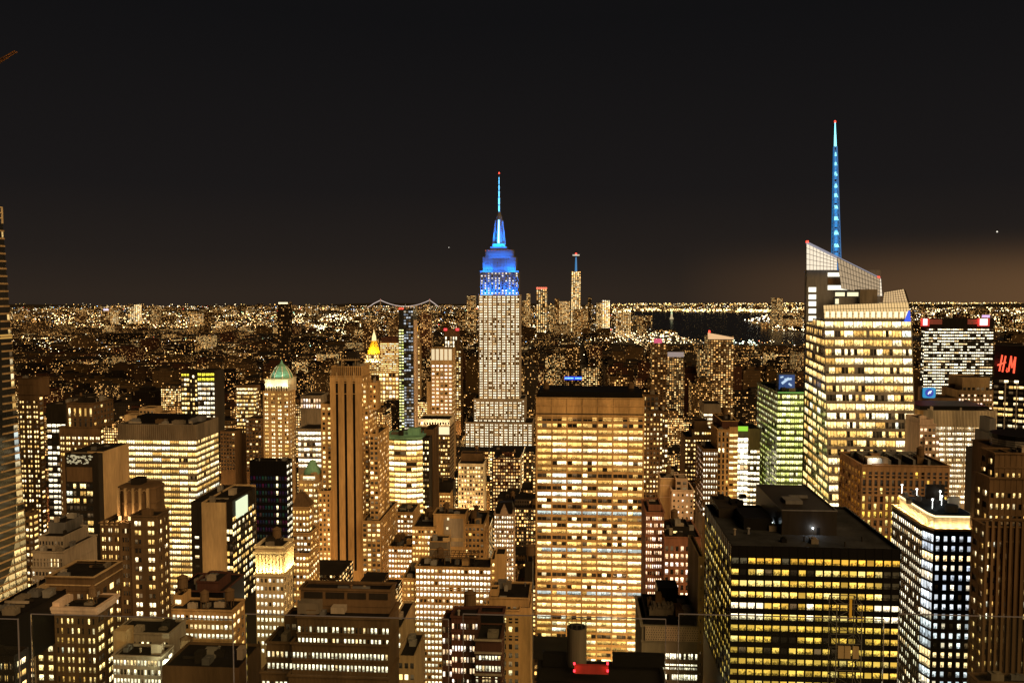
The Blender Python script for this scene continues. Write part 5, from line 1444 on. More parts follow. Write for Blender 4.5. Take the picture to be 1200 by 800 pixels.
for x_, y_ in L_: m.cyl(x_, y_, zr, zr + 3.4, .07, .07, 6); m.cyl(x_, y_, zr + 3.4, zr + 3.9, .38, .38, 8)
b.part('roof_lamp', m, emit('roof_lamp', (.95, 1, .95), 7))
root = b.finish()
for x_, y_ in L_: point_light('roof_light', (x_, y_ - .5, zr + 3.2), (.9, .98, .9), 110, .3, root, b.org)
for k in range(6): point_light('ledge_light', (c_.x + (e_.x - c_.x) * (k + .5) / 6, D + .9, zt + .9), (1, .70, .30), 420, .25, root, b.org)
for k in range(9): point_light('ledge_light', (Xl + .9, a.y + (yl - a.y) * (k + .5) / 9, zt + .9), (1, .68, .28), 420, .25, root, b.org)
point_light('ledge_light', ((a.x + c_.x) / 2 + .7, (a.y + c_.y) / 2 + .7, zt + .9), (1, .70, .30), 420, .25, root, b.org)

# ---- right edge stone tower
b = Bld('setback_tower', 'dark brown ribbed tower with a rounded grey top at the right edge', D=290, wall='brown', vb=800)
rt = dict(pal='office', lit=.38, fh=4.0, wh=.5, pier=.42, r=.9, bayw=4.2, gain=.8)
b.tier(1184, 1260, 531, depth=28, D=303, mat='brown')
b.tier(1166, 1260, 531, side=1149, D=300, front=of(14, **dict(rt, top=6)), sid=of(5, **rt))
b.tier(1160, 1260, 560, side=1142, D=296, front=of(15, **dict(rt, top=4)), sid=of(5, **dict(rt, top=4)))
b.tier(1156, 1260, 617, side=1139, D=285, front=of(16, **dict(rt, top=4)), sid=of(5, **rt))
b.tier(1146, 1260, 800, side=1134, D=274, front=of(16, **rt), sid=of(5, **rt))
m = MB(); cx = P(1196, 510, 316).x
m.cyl(cx, 316, P(0, 536, 316).z, P(1190, 512, 316).z, 9.5, 9.5, 20, 0); b.part('rounded_top', m, M['steel'])
m = MB(); 
for v in (513.5, 516, 518.5, 528, 530.5, 533): zz_ = P(1190, v, 316).z; m.cyl(cx, 316, zz_ - .3, zz_ + .15, 9.8, 9.8, 20, 0)
b.part('louvre', m, M['silver'])
m = MB(); m.cyl(cx, 316, P(1190, 512, 316).z, P(1190, 507.5, 316).z, 9.9, 9.9, 20, 0); b.part('top_cap', m, M['black'])
m = MB()
for k in range(8): xx = P(1153 + 7 * k, 700, 285).x; m.box(xx - .4, xx + .4, 284.3, 285.2, 40, P(1153, 610 - (k > 0) * 0, 285).z)
b.part('pilaster', m, M['brown'])
b.finish()

# ---- black glass block with the wide roof
D = 235
b = Bld('black_office_block', 'black office block with a broad dark roof and rows of golden windows', D=D, wall='black', vb=800, roof='roofgrey')
def bkf(i, k, c, r):
    if i == 0:
        if k in (0, 1, 6): return (.05, .04, .02, r.random())
        q_ = r.uniform(.4, 1); return (.95 * q_, .50 * q_, .055 * q_, r.random())
    if i in (4, 5) and k in (0, 1, 2, 3, 9, 17, 18, 19): return (1.35, 1.1, .68, r.random())
    if i in (1, 2, 3) and k >= 18: return (.03, .02, .008, .2)
    return c
b.tier(857, 1056, 641, side=825.5, front=dict(of(20, pal='gold', lit=.86, wh=.52, fh=3.13, pier=.18, top=2.6, r=.35, gain=.80), fn=bkf), sid=of(18, pal='gold', lit=.72, wh=.55, fh=3.1, pier=.15, per=1, bayw=3.0, top=2.6, gain=.6, r=.3))
x0, x1, y0, y1, z0, z1 = b.bounds; zr = z1 - .85
def onroof(u, v): g = G(u, v, zr); return g.x, g.y
xa, ya = onroof(916, 626); xb, _ = onroof(979, 626); _, yb = onroof(900, 592)
hz = P(916, 598, ya).z
b.box('penthouse', M['dark'], xa, xb, ya, yb, zr, hz)
m = MB(); m.box(xa - .15, xb + .15, ya - .15, ya + .2, hz, hz + .3); m.box(xb - .2, xb + .15, ya, yb, hz, hz + .3)
m.box(xa + 3, xa + 8, ya + 8, ya + 14, hz, hz + 1); m.box(xa + 6, xb - 4, ya + 16, ya + 17, hz, hz + .8); b.part('penthouse_edge', m, M['steel'])
xa2, ya2 = onroof(874, 624); xb2, _ = onroof(907, 624)
b.box('plant_room', M['black'], xa2, xb2, ya2 + 3, ya2 + 16, zr, P(880, 607, ya2 + 3).z)
b.box('plant_room', M['dark'], xa2 - 5, xb2 - 7, ya2 + 16.5, yb, zr, P(870, 584, ya2 + 30).z)
r = random.Random(2)
for k in range(7):
    m = MB(); xx = r.uniform(xa2 - 4, xb2 - 4); yy = r.uniform(ya2 + 17, yb - 3); m.box(xx, xx + 2, yy, yy + 2.4, P(870, 584, ya2 + 30).z, P(870, 584, ya2 + 30).z + r.uniform(.5, 1.6)); b.part('roof_unit', m, M['black'])
lm = MB(); p = P(952.5, 618.5, ya - .3); lm.cyl(p.x, ya - .35, p.z - .22, p.z + .22, .22, .22, 8)
g2 = onroof(911, 617); p2 = P(911, 615, g2[1]); lm.cyl(xa - .4, g2[1] + 2, p2.z - .25, p2.z + .25, .25, .25, 8)
b.part('wall_lamp', lm, emit('wall_lamp', (.85, .95, 1), 9))
m = MB(); m.box(p.x + 1.2, p.x + 2.1, ya - .06, ya + .1, zr, zr + 2.2); b.part('door', m, M['black'])
m = MB()
for u, v in ((942, 634), (1010, 634), (1032, 606), (990, 640)): xq, yq = onroof(u, v); m.cyl(xq, yq, zr, zr + 1.4, .22, .22, 8)
b.part('vent_pipe', m, M['dark'])
root = b.finish()
point_light('wall_light', (p.x, ya - .9, p.z), (.8, .92, 1), 330, .15, root, b.org)
point_light('wall_light', (xa - 1.0, g2[1] + 2, p2.z + .2), (.8, .92, 1), 200, .15, root, b.org)
point_light('wall_light', (xb + 4, ya + 8, zr + 2.2), (1, .6, .3), 60, .2, root, b.org)

H('thin_slab', 'thin tan slab with a line of small windows beside the black office block', 262, 'tan',
  [dict(px=(818.5, 825.5, 652), depth=24, front=of(1, lit=0, wh=.3, pier=.8, fh=3.4))], vb=800)
b = H('perforated_block', 'block with a perforated white screen band below a dark mechanical roof', 262, 'lime',
  [dict(px=(752, 818, 733), depth=26, front=of(8, lit=.93, pal='white', per=3, mull=.15, wh=.55, fh=3.3, pier=.12, top=8, gain=1.15)), dict(px=(757, 818, 722), dd=4, depth=20, bot=736, mat='black')], vb=800, fin=False)
x0, x1, y0, y1, z0, z1 = b.bounds; zs = P(780, 733, 262).z
m = MB(); p, q_ = P(756, 733, 261.6), P(818, 751, 261.6); m.box(p.x, q_.x, 261.2, 261.95, q_.z, p.z); b.part('perforated_screen', m, M['pink'])
m = MB()
for i in range(22):
    for j in range(6): xx = p.x + (q_.x - p.x) * (i + .35 + .3 * (j % 2)) / 22; zz_ = q_.z + (p.z - q_.z) * (j + .4) / 6; m.box(xx, xx + .22, 261.14, 261.25, zz_, zz_ + .3)
b.part('perforation', m, M['dark'])
b.box('stair_tower', M['black'], P(770, 690, 282).x, P(794, 690, 282).x, 280, 288, P(780, 722, 282).z, P(780, 686, 282).z)
b.box('plant_box', M['grey'], P(794, 705, 276).x, P(803, 705, 276).x, 275, 279, P(780, 722, 276).z, P(780, 704, 276).z)
b.box('plant_box', M['brown'], P(768, 696, 274).x, P(775, 696, 274).x, 273, 276, P(780, 722, 274).z, P(780, 695, 274).z)
b.clutter(8, 2.5, inset=1.0); b.finish()

# ================================================================== the wider city
from mathutils import noise
def city_mat():
    m, t = newmat('city_wall')
    o = N(t, 'ShaderNodeOutputMaterial')
    uv = N(t, 'ShaderNodeUVMap'); uv.uv_map = 'UVMap'
    s = N(t, 'ShaderNodeSeparateXYZ'); t.links.new(uv.outputs[0], s.inputs[0])
    col = N(t, 'ShaderNodeVertexColor'); col.layer_name = 'col'
    par = N(t, 'ShaderNodeVertexColor'); par.layer_name = 'par'
    sp_ = N(t, 'ShaderNodeSeparateColor'); t.links.new(par.outputs['Color'], sp_.inputs[0])
    lit, gain, pitch = sp_.outputs[0], sp_.outputs[1], sp_.outputs[2]
    seed = math_node(t, 'MULTIPLY', col.outputs['Alpha'], 977.0)
    cu = math_node(t, 'DIVIDE', s.outputs['X'], pitch)
    cv = math_node(t, 'DIVIDE', s.outputs['Y'], math_node(t, 'ADD', math_node(t, 'MULTIPLY', pitch, .35), 2.4))
    def fl(x): return math_node(t, 'FLOOR', x)
    def fr(x): return math_node(t, 'FRACT', x)
    def inside(x, a, b): return math_node(t, 'MULTIPLY', math_node(t, 'GREATER_THAN', x, a), math_node(t, 'LESS_THAN', x, b))
    mask = math_node(t, 'MULTIPLY', inside(fr(cu), .22, .80), inside(fr(cv), .28, .80))
    mask = math_node(t, 'MULTIPLY', mask, math_node(t, 'GREATER_THAN', s.outputs['Y'], 0.0))
    cb = N(t, 'ShaderNodeCombineXYZ'); t.links.new(fl(cu), cb.inputs[0]); t.links.new(fl(cv), cb.inputs[1]); t.links.new(seed, cb.inputs[2])
    wn = N(t, 'ShaderNodeTexWhiteNoise'); wn.noise_dimensions = '3D'; t.links.new(cb.outputs[0], wn.inputs['Vector'])
    wc = N(t, 'ShaderNodeSeparateColor'); t.links.new(wn.outputs['Color'], wc.inputs[0])
    on = math_node(t, 'MULTIPLY', mask, math_node(t, 'LESS_THAN', wn.outputs['Value'], lit))
    rp = N(t, 'ShaderNodeValToRGB')
    rp.color_ramp.interpolation = 'CONSTANT'
    for i, (p, c) in enumerate(((0, (1, .50, .14)), (.28, (1, .68, .27)), (.62, (1, .82, .48)), (.88, (1, .93, .78)), (.975, (.7, .85, 1)))):
        e = rp.color_ramp.elements[i] if i < 2 else rp.color_ramp.elements.new(p)
        e.position = p; e.color = (*c, 1)
    t.links.new(wc.outputs[0], rp.inputs[0])
    st = math_node(t, 'MULTIPLY', on, math_node(t, 'MULTIPLY', gain, math_node(t, 'ADD', math_node(t, 'MULTIPLY', wc.outputs[1], 1.7), .35)))
    n = N(t, 'ShaderNodeTexNoise'); n.inputs['Scale'].default_value = .06; n.inputs['Detail'].default_value = 5
    tc = N(t, 'ShaderNodeTexCoord'); t.links.new(tc.outputs['Object'], n.inputs['Vector'])
    mx = N(t, 'ShaderNodeVectorMath', operation='SCALE'); t.links.new(col.outputs['Color'], mx.inputs[0])
    t.links.new(math_node(t, 'ADD', math_node(t, 'MULTIPLY', n.outputs['Fac'], .9), .5), mx.inputs['Scale'])
    dk = N(t, 'ShaderNodeVectorMath', operation='SCALE'); t.links.new(mx.outputs[0], dk.inputs[0])
    t.links.new(math_node(t, 'SUBTRACT', 1.0, math_node(t, 'MULTIPLY', mask, .8)), dk.inputs['Scale'])
    b = N(t, 'ShaderNodeBsdfPrincipled'); b.inputs['Roughness'].default_value = .8; b.inputs['Specular IOR Level'].default_value = .05
    t.links.new(dk.outputs[0], b.inputs['Base Color']); t.links.new(rp.outputs[0], b.inputs['Emission Color']); t.links.new(st, b.inputs['Emission Strength'])
    t.links.new(b.outputs[0], o.inputs[0])
    m.cycles.emission_sampling = 'NONE'
    return m
CITY = city_mat()

class CB:                                # boxes with window coordinates in metres
    def __init__(s): s.v = []; s.f = []; s.uv = []; s.col = []; s.par = []; s.mi = []
    def box(s, x0, x1, y0, y1, z0, z1, col, par):
        i = len(s.v)
        s.v += [(x0, y0, z0), (x1, y0, z0), (x1, y1, z0), (x0, y1, z0), (x0, y0, z1), (x1, y0, z1), (x1, y1, z1), (x0, y1, z1)]
        h, w, d = z1 - z0, x1 - x0, y1 - y0
        top = par[2] * .6
        for q, a, k in (((0, 1, 5, 4), w, 0), ((1, 2, 6, 5), d, 300), ((2, 3, 7, 6), w, 600), ((3, 0, 4, 7), d, 900)):
            s.f.append(tuple(i + j for j in q)); s.uv += [(k, 500 - h + top), (k + a, 500 - h + top), (k + a, 500 + top), (k, 500 + top)]; s.mi.append(0)
        s.f.append((i+4, i+5, i+6, i+7)); s.uv += [(0, -9)] * 4; s.mi.append(1)
        s.col += [col] * 20; s.par += [(*par, 1)] * 20
    def build(s, name):
        me = bpy.data.meshes.new(name); me.from_pydata(s.v, [], s.f)
        l = me.uv_layers.new(name='UVMap'); l.data.foreach_set('uv', [c for p in s.uv for c in p])
        a = me.color_attributes.new('col', 'FLOAT_COLOR', 'CORNER'); a.data.foreach_set('color', [c for p in s.col for c in p])
        a = me.color_attributes.new('par', 'FLOAT_COLOR', 'CORNER'); a.data.foreach_set('color', [c for p in s.par for c in p])
        me.materials.append(CITY); me.materials.append(M['roof'])
        me.polygons.foreach_set('material_index', s.mi)
        o = bpy.data.objects.new(name, me); COL.objects.link(o)
        return o

def shade(c, k): return tuple(x * k for x in c)
def in_water(x, y):
    c = False; n = len(WATER)
    for i in range(n):
        a, b_ = WATER[i], WATER[i - 1]
        if (a.y > y) != (b_.y > y) and x < (b_.x - a.x) * (y - a.y) / (b_.y - a.y) + a.x: c = not c
    return c

r = random.Random(21)
TONES = [('tan', (.15, .095, .05)), ('brown', (.075, .045, .025)), ('dark', (.022, .016, .012)), ('grey', (.075, .06, .05)), ('red brick', (.09, .04, .027)), ('buff', (.12, .075, .035))]
FILL = []                                # x0, x1, y0, y1, h, tone index, seed, lit, gain, pitch, extra
hero_rects = [(h['x'][0] - 2, h['x'][1] + 2, h['y'][0] - 3, h['y'][1] + 3) for h in HEROES]
hero_pxs = [p for h in HEROES for p in h['pxs']]
def free(x0, x1, y0, y1):
    for a, b_, c, d in hero_rects:
        if x0 < b_ and x1 > a and y0 < d and y1 > c: return False
    return True
def cap(x0, x1, y0, y1, h):
    u0 = px((x0, y0, h))[0]; u1 = px((x1, y0, h))[0]
    ua, ub = min(u0, px((x0, y1, h))[0]), max(u1, px((x1, y1, h))[0])
    for L, R_, top, vb, D in hero_pxs:
        if D > y0 and ub > L and ua < R_:
            h = min(h, 260 - (vb - 345 + 3) * y0 / 1000)
    lim = 398 if y0 < 1700 else 388 if y0 < 2600 else 376
    if 700 < ua < 945: lim = max(lim, 404)
    h = min(h, 260 - (lim - 345) * y0 / 1000)
    return h
y = 180.0
while y < 5700:
    band = 37 if y < 2400 else 70
    for half in (0, 1):
        y0 = y + half * (band + 1) + 6
        lo, hi = -(.72 * y0 + 60), (.60 * y0 + 60)
        x = lo + r.uniform(0, 15)
        while x < hi:
            w = r.uniform(16, 44) if y < 1500 else r.uniform(22, 55) if y < 2600 else r.uniform(40, 110)
            x1 = x + w
            if any(x < a + 13 and x1 > a - 13 for a in AVENUES):
                x = max(a + 13 for a in AVENUES if x < a + 13 and x1 > a - 13); continue
            d = band - r.uniform(0, 6)
            near = math.exp(-((x - 40) / 900) ** 2)
            if y < 700: h = r.uniform(35, 95)
            elif y < 1300: h = r.uniform(25, 70) + (r.random() < .25) * r.uniform(20, 60)
            elif y < 2600: h = r.uniform(16, 42) + (r.random() < .20) * r.uniform(20, 70) * (.4 + near)
            else: h = r.uniform(12, 28) + (r.random() < .08) * r.uniform(15, 50)
            if free(x, x1, y0, y0 + d) and not in_water(x, y0):
                h = cap(x, x1, y0, y0 + d, h)
                if h > 9:
                    t_ = r.choices(range(6), (3, 4, 4, 2, 2, 2))[0]
                    ns = .5 + .9 * noise.noise(Vector((x * .004, y0 * .003, 5.5)))
                    lit = r.choice((.25, .35, .45, .6, .7)) if y < 1300 else max(.03, min(.6, ns * r.choice((.08, .14, .3, .6))))
                    if x > 0 and y < 1500: lit += .15
                    FILL.append([x, x1, y0, y0 + d, h, t_, r.random(), lit, r.uniform(.8, 1.9) * (1.4 if y < 1300 else 1), r.uniform(1.9, 3.0) * (1.5 if y > 2200 else 1.25 if y > 1300 else 1), None])
            x = x1 + (0.6 if r.random() < .7 else r.uniform(3, 10))
    y += 2 * band + 14

# skyline of the lower island and the far boroughs: named one by one
def far(u0, u1, vt, D, tone, lit, gain, pitch, label, depth=40, name='skyscraper'):
    a, c_ = P(u0, vt, D), P(u1, vt, D)
    FILL.append([a.x, c_.x, D, D + depth, a.z, tone, r.random(), lit, gain, pitch, (name, label)])
far(628.5, 641, 336.5, 5650, 3, .75, 1.5, 14, 'pale lit downtown tower with red lamps along its flat top')
far(655, 668, 353, 5500, 0, .7, 1.35, 9, 'broad golden lit slab at the foot of the tallest far tower')
far(671, 689, 362, 5350, 0, .45, 1.0, 9, 'brown lit block in front of the tallest far tower')
far(699, 706, 355, 5600, 3, .6, 1.4, 10, 'lit downtown tower just left of the dazzling white slab')
far(706, 715, 352, 5450, 3, .97, 2.6, 12, 'dazzling white lit slab in the downtown skyline')
far(722, 739, 366, 5200, 0, .72, 1.3, 10, 'wide yellow lit block beside the dark harbour')
far(747, 754, 370, 5300, 1, .5, 1.0, 9, 'slim brown tower at the harbour edge of the downtown skyline')
far(752, 758, 380, 5250, 1, .45, .9, 9, 'short brown block at the harbour edge beside a slim tower')
far(617, 621, 344, 5700, 0, .6, 1.5, 9, 'narrow gold lit pinnacle tower left of the red topped pale tower')
far(643, 650, 357, 5600, 3, .5, 1.1, 9, 'grey lit tower right of the red topped pale tower')
far(650, 655, 350, 5800, 1, .35, 1.0, 9, 'dim thin tower left of the broad golden slab')
far(689, 693, 348, 5900, 2, .2, .9, 9, 'thin dark tower with an aerial left of the dazzling white slab')
far(612, 617, 352, 5600, 1, .5, 1.1, 9, 'brown lit tower close to the right of the blue crowned skyscraper')
far(547, 557, 346.5, 5200, 1, .5, 1.25, 9, 'lit tower close to the left of the blue crowned skyscraper')
far(535, 545, 366, 5300, 0, .4, 1.1, 9, 'lit block with pointed neighbours left of the blue crowned skyscraper')
far(325, 338, 354, 2900, 2, .12, .8, 6, 'dark isolated tower with one bright top floor under the horizon')
far(150, 156, 360, 6800, 3, .9, 1.8, 14, 'left one of the far pair of white lit towers')
far(157, 163, 357, 6900, 3, .95, 2.4, 14, 'tall white lit tower in the far left skyline')
far(129, 136, 366, 6700, 0, .8, 1.3, 12, 'pale lit tower left of the far white pair')
far(118, 128, 362, 7000, 1, .45, 1.1, 12, 'brown tower with violet roof lamp in the far left skyline')
far(88, 98, 366, 7100, 1, .3, 1.0, 12, 'dim brown tower second from the left in the far skyline')
far(176, 186, 361, 6900, 1, .5, 1.1, 12, 'lit brown block right of the far white pair')
far(222, 236, 367, 6500, 0, .7, 1.5, 12, 'broad golden lit block in the far left skyline')
far(252, 268, 377, 6000, 0, .75, 1.5, 12, 'low wide glowing block below the far left skyline')
far(256.5, 260, 393, 4300, 3, 1.0, 2.6, 30, 'thin blue white lit shaft in the left distance')
far(905, 917, 349, 6700, 3, .55, 1.1, 9, 'solitary tall tower across the river left of the faceted glass tower')
far(920, 941, 374, 6600, 0, .5, 1.2, 10, 'low lit riverside block right of the solitary tower')
far(893, 903, 378, 6600, 0, .4, 1.2, 10, 'low lit riverside block left of the solitary tower')
far(830, 860, 394, 1500, 1, .48, 1.25, 4.4, 'tall apartment tower with a lit slanted top and red beacon', 40, 'apartment_tower')
far(820, 831, 410, 1480, 3, .55, .9, 3.2, 'slim grey striped tower beside the slanted top apartment tower', 30, 'apartment_tower')
far(764, 782, 402, 1350, 1, .35, 1.0, 4.4, 'brown apartment tower with a violet red lit roof sign', 30, 'apartment_tower')
far(782, 802, 412, 1500, 3, .5, 1.2, 4.0, 'pale grey apartment tower with a lit white top', 34, 'apartment_tower')
far(658, 684, 434, 1750, 2, .3, .7, 4.0, 'dark building carrying the long blue light sign', 40, 'office_building')
far(682, 702, 431, 1700, 3, .6, 1.3, 4.4, 'white framed building right of the long blue light sign', 30, 'office_building')
far(651, 659, 434, 1800, 3, .5, .9, 3.4, 'pale striped slab left of the long blue light sign', 30, 'office_building')
far(720, 734, 432, 1650, 1, .4, 1.0, 4, 'brown tower above the right part of the wide bay tower roof', 30, 'apartment_tower')
far(745, 752, 443, 1500, 4, .3, 1.0, 4, 'reddish slab beyond the right end of the wide bay tower roof', 30, 'apartment_tower')
far(455, 467, 372, 3200, 1, .3, 1.0, 6, 'brown tower beyond the golden office block', 40)
far(425, 438, 378, 3400, 1, .25, .9, 6, 'dim tower beyond the golden pyramid roof', 40)
far(492, 505, 366, 3600, 4, .3, 1.0, 7, 'red brown slab right of the orange lantern tower', 40)

# what the photograph can see, nearest first, on a coarse raster
FILL.sort(key=lambda f: f[2])
ev = [(p[4], 'h', (p[0], p[1], p[2], 800)) for p in hero_pxs]
boxes = []
for i, f in enumerate(FILL):
    c = [px((x, yy, z)) for x in f[0:2] for yy in f[2:4] for z in (0, f[4])]
    us = [a for a, _ in c]; vs = [b_ for _, b_ in c]
    boxes.append((min(us), max(us), min(vs), max(vs)))
    ev.append((f[2], i, None))
ev.sort(key=lambda e: e[0])
ras = np.zeros((401, 601), bool); seen = {}
for D_, i, rc in ev:
    L, R_, T_, B_ = rc[:4] if i == 'h' else boxes[i]
    a, b_, c, d = int(max(0, L / 2)), int(min(600, R_ / 2)) + 1, int(max(0, T_ / 2)), int(min(400, B_ / 2)) + 1
    if b_ <= a or d <= c or L > 1200 or R_ < 0 or T_ > 800: 
        if i != 'h': seen[i] = 0
        continue
    sub = ras[c:d, a:b_]
    if i != 'h': seen[i] = int((~sub).sum())
    sub[:] = True
named = [i for i in range(len(FILL)) if FILL[i][10]]
rank = [i for i in sorted(seen, key=lambda i: -seen[i]) if seen[i] > 0 and not FILL[i][10]]
solo = named + rank[:235]
mass = CB()
REF = [(8, 'the banded tower'), (34, 'the narrow brick tower'), (93, 'the buttressed setback tower'), (132, 'the blank sided glass tower'), (195, 'the wide lit office block'), (231, 'the yellow crowned office tower'), (291, 'the warm ribbon office building'), (327, 'the domed brick tower'),
       (362, 'the low long lit floor'), (405, 'the striped stone tower'), (436, 'the golden pyramid roof'), (475, 'the thin glass tower'), (517, 'the lit crown tower'), (552, 'the white grid slab'), (585, 'the blue crowned skyscraper'), (630, 'the wide bay tower edge'), (690, 'the wide bay tower'),
       (768, 'the slim pier tower'), (800, 'the pale stepped building'), (825, 'the deco tower'), (850, 'the orange pier tower'), (877, 'the bright store tower'), (912, 'the green glass tower'), (960, 'the blue lattice spire'), (1010, 'the faceted glass tower'), (1062, 'the brown pier building'), (1100, 'the square blue sign'), (1125, 'the red signed office tower'), (1150, 'the finned office block'), (1185, 'the red script sign')]
used = {}
def auto_label(i):
    f = FILL[i]; L, R_, T_, B_ = boxes[i]; u = (L + R_) / 2
    ref = min(REF, key=lambda q: abs(q[0] - u))
    w, h = f[1] - f[0], f[4]
    size = 'tall' if h > 70 else 'slender' if h > 1.7 * w else 'wide' if w > 36 else 'squat' if h < 24 else 'square' if abs(w - h) < 7 else 'plain'
    lit = 'few' if f[7] < .11 else 'scattered' if f[7] < .18 else 'many' if f[7] < .40 else 'dense'
    rel = 'left of' if u < ref[0] - 7 else 'right of' if u > ref[0] + 7 else 'level with'
    dist = 'distant' if f[2] > 2300 else 'mid-distance' if f[2] > 1100 else 'near' if f[2] < 500 else 'close-set'
    t_ = TONES[f[5]][0].replace(' ', '-')
    lab = f'{dist} {size} {t_} block, {lit} lit windows, {rel} {ref[1]}'
    return ' '.join(lab.split()[:16])
grp = {}
for i in solo:
    x0, x1, y0, y1, h, t_, sd, lit, gain, pitch, ex = FILL[i]
    if ex and seen.get(i, 1) == 0: pass
    cb = CB(); cx, cy = (x0 + x1) / 2, (y0 + y1) / 2
    col = (*shade(TONES[t_][1], 1 if y0 < 1300 or ex else .5), sd); par = (lit, gain, pitch)  # far walls darkened to stand in for weaker light there
    rr = random.Random(int(sd * 1e6))
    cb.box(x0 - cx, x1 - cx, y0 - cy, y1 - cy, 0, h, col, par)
    if not ex and h > 20:
        # a setback or bulkhead, so no roof is one flat lid
        a, b_ = rr.uniform(.1, .35), rr.uniform(.6, .9); e_ = min(h * .12, 9) * rr.uniform(.4, 1)
        lim = cap(x0, x1, y0, y1, h + e_)
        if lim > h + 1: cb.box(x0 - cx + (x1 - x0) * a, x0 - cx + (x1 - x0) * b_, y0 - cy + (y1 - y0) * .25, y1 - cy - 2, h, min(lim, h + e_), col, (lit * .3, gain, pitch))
    name = ex[0] if ex else 'city_building'
    lab = ex[1] if ex else auto_label(i)
    if h > 25 and y0 < 1500 and not ex:
        root = empty(name, (cx, cy, 0), lab, 'building')
        o = cb.build('wall'); o.parent = root
        m = MB(); k = rr.random()
        tx, ty = rr.uniform(x0 + 4, x1 - 4) - cx, y0 - cy + 5
        if k < .55:
            for dx, dy in ((-1, -1), (1, -1), (1, 1), (-1, 1)): m.bar((tx + dx * 1.3, ty + dy * 1.3, h), (tx + dx * 1.3, ty + dy * 1.3, h + 2.4), .3)
            m.cyl(tx, ty, h + 2.4, h + 6, 2, 1.9, 12); m.cyl(tx, ty, h + 6, h + 7.6, 2.2, .1, 12); m.build('water_tank', M['brown'], root)
        else:
            for q in range(3):
                m = MB(); a = rr.uniform(x0 + 2, x1 - 6) - cx; m.box(a, a + 3.2, ty - 1 + q * 4, ty + 1.4 + q * 4, h, h + rr.uniform(1.2, 2.6)); m.build('roof_unit', M['grey'], root)
    else:
        root = cb.build(name); root.location = (cx, cy, 0); tag(root, lab, 'building' if name != 'skyscraper' else 'skyscraper')
    root['group'] = 'skyline towers' if ex else 'buildings of the surrounding city'
    grp[i] = root
rest = set(range(len(FILL))) - set(solo)
for i in rest:
    x0, x1, y0, y1, h, t_, sd, lit, gain, pitch, ex = FILL[i]
    if y0 < 2500 and seen.get(i, 0) == 0 and r.random() < .5 and boxes[i][0] > -50 and boxes[i][1] < 1250: pass
    mass.box(x0, x1, y0, y1, 0, h, (*shade(TONES[t_][1], 1 if y0 < 1300 else .5), sd), (lit, gain, pitch))  # same painted dimming of the far walls
# low boroughs beyond the rivers
for k in range(2600):
    D_ = 5800 + 12500 * r.random() ** 1.3; u = r.uniform(-60, 1260)
    d = ray(u, 360); x = d.x / d.y * D_
    if in_water(x, D_) or in_water(x, D_ - 150): continue
    if D_ < 7000 and 520 < u < 760: continue
    w = r.uniform(40, 150); h = r.uniform(8, 26) + (r.random() < .07) * r.uniform(10, 60)
    mass.box(x, x + w, D_, D_ + r.uniform(40, 90), 0, h, (*shade(TONES[r.randrange(6)][1], .4), r.random()), (r.choice((.08, .14, .25, .45)), r.uniform(.8, 2.0), r.uniform(7, 14)))  # wall tones darkened too, as painted dimness of the far boroughs
tag(mass.build('city_blocks'), kind='stuff')

def fobj(label):                           # object of a named far building
    for i in named:
        if FILL[i][10][1] == label: return grp[i], FILL[i]

# ---- tallest far tower, with its own shape
D = 5900
a, c_ = P(669.5, 318, D), P(680.5, 318, D); zt = a.z; cx, hw = (a.x + c_.x) / 2, (c_.x - a.x) / 2
root = empty('skyscraper', (cx, D + hw, 0), 'tallest far downtown tower tapering to a blue lit mast', 'skyscraper', 'skyline towers')
m = CB()
hb = hw * 1.12; nseg = 8
for k in range(nseg):
    f0 = k / nseg; hwk = hb + (hw * .92 - hb) * f0
    m.box(-hwk, hwk, -hwk, hwk, zt * f0, zt * (k + 1) / nseg, (.2, .18, .15, .3 + k * .05), (.85, 1.7 + .4 * (k == nseg - 1), 13))
o = m.build('wall'); o.parent = root
q = MB(); zs_ = lambda v: P(675, v, D).z
q.lathe(0, 0, [(zs_(318), 8), (zs_(306), 6), (zs_(301), 4)], 8); q.build('mast', emit('far_mast_light', (.04, .25, .55), .8), root)
q = MB(); q.cyl(0, 0, zs_(299.5), zs_(298), 24, 24, 10); q.build('mast_ring', emit('far_ring_light', (.8, .75, .6), .7), root)
q = MB(); q.cyl(0, 0, zs_(298), zs_(296.4), 6, 6, 6); q.build('beacon', red, root)
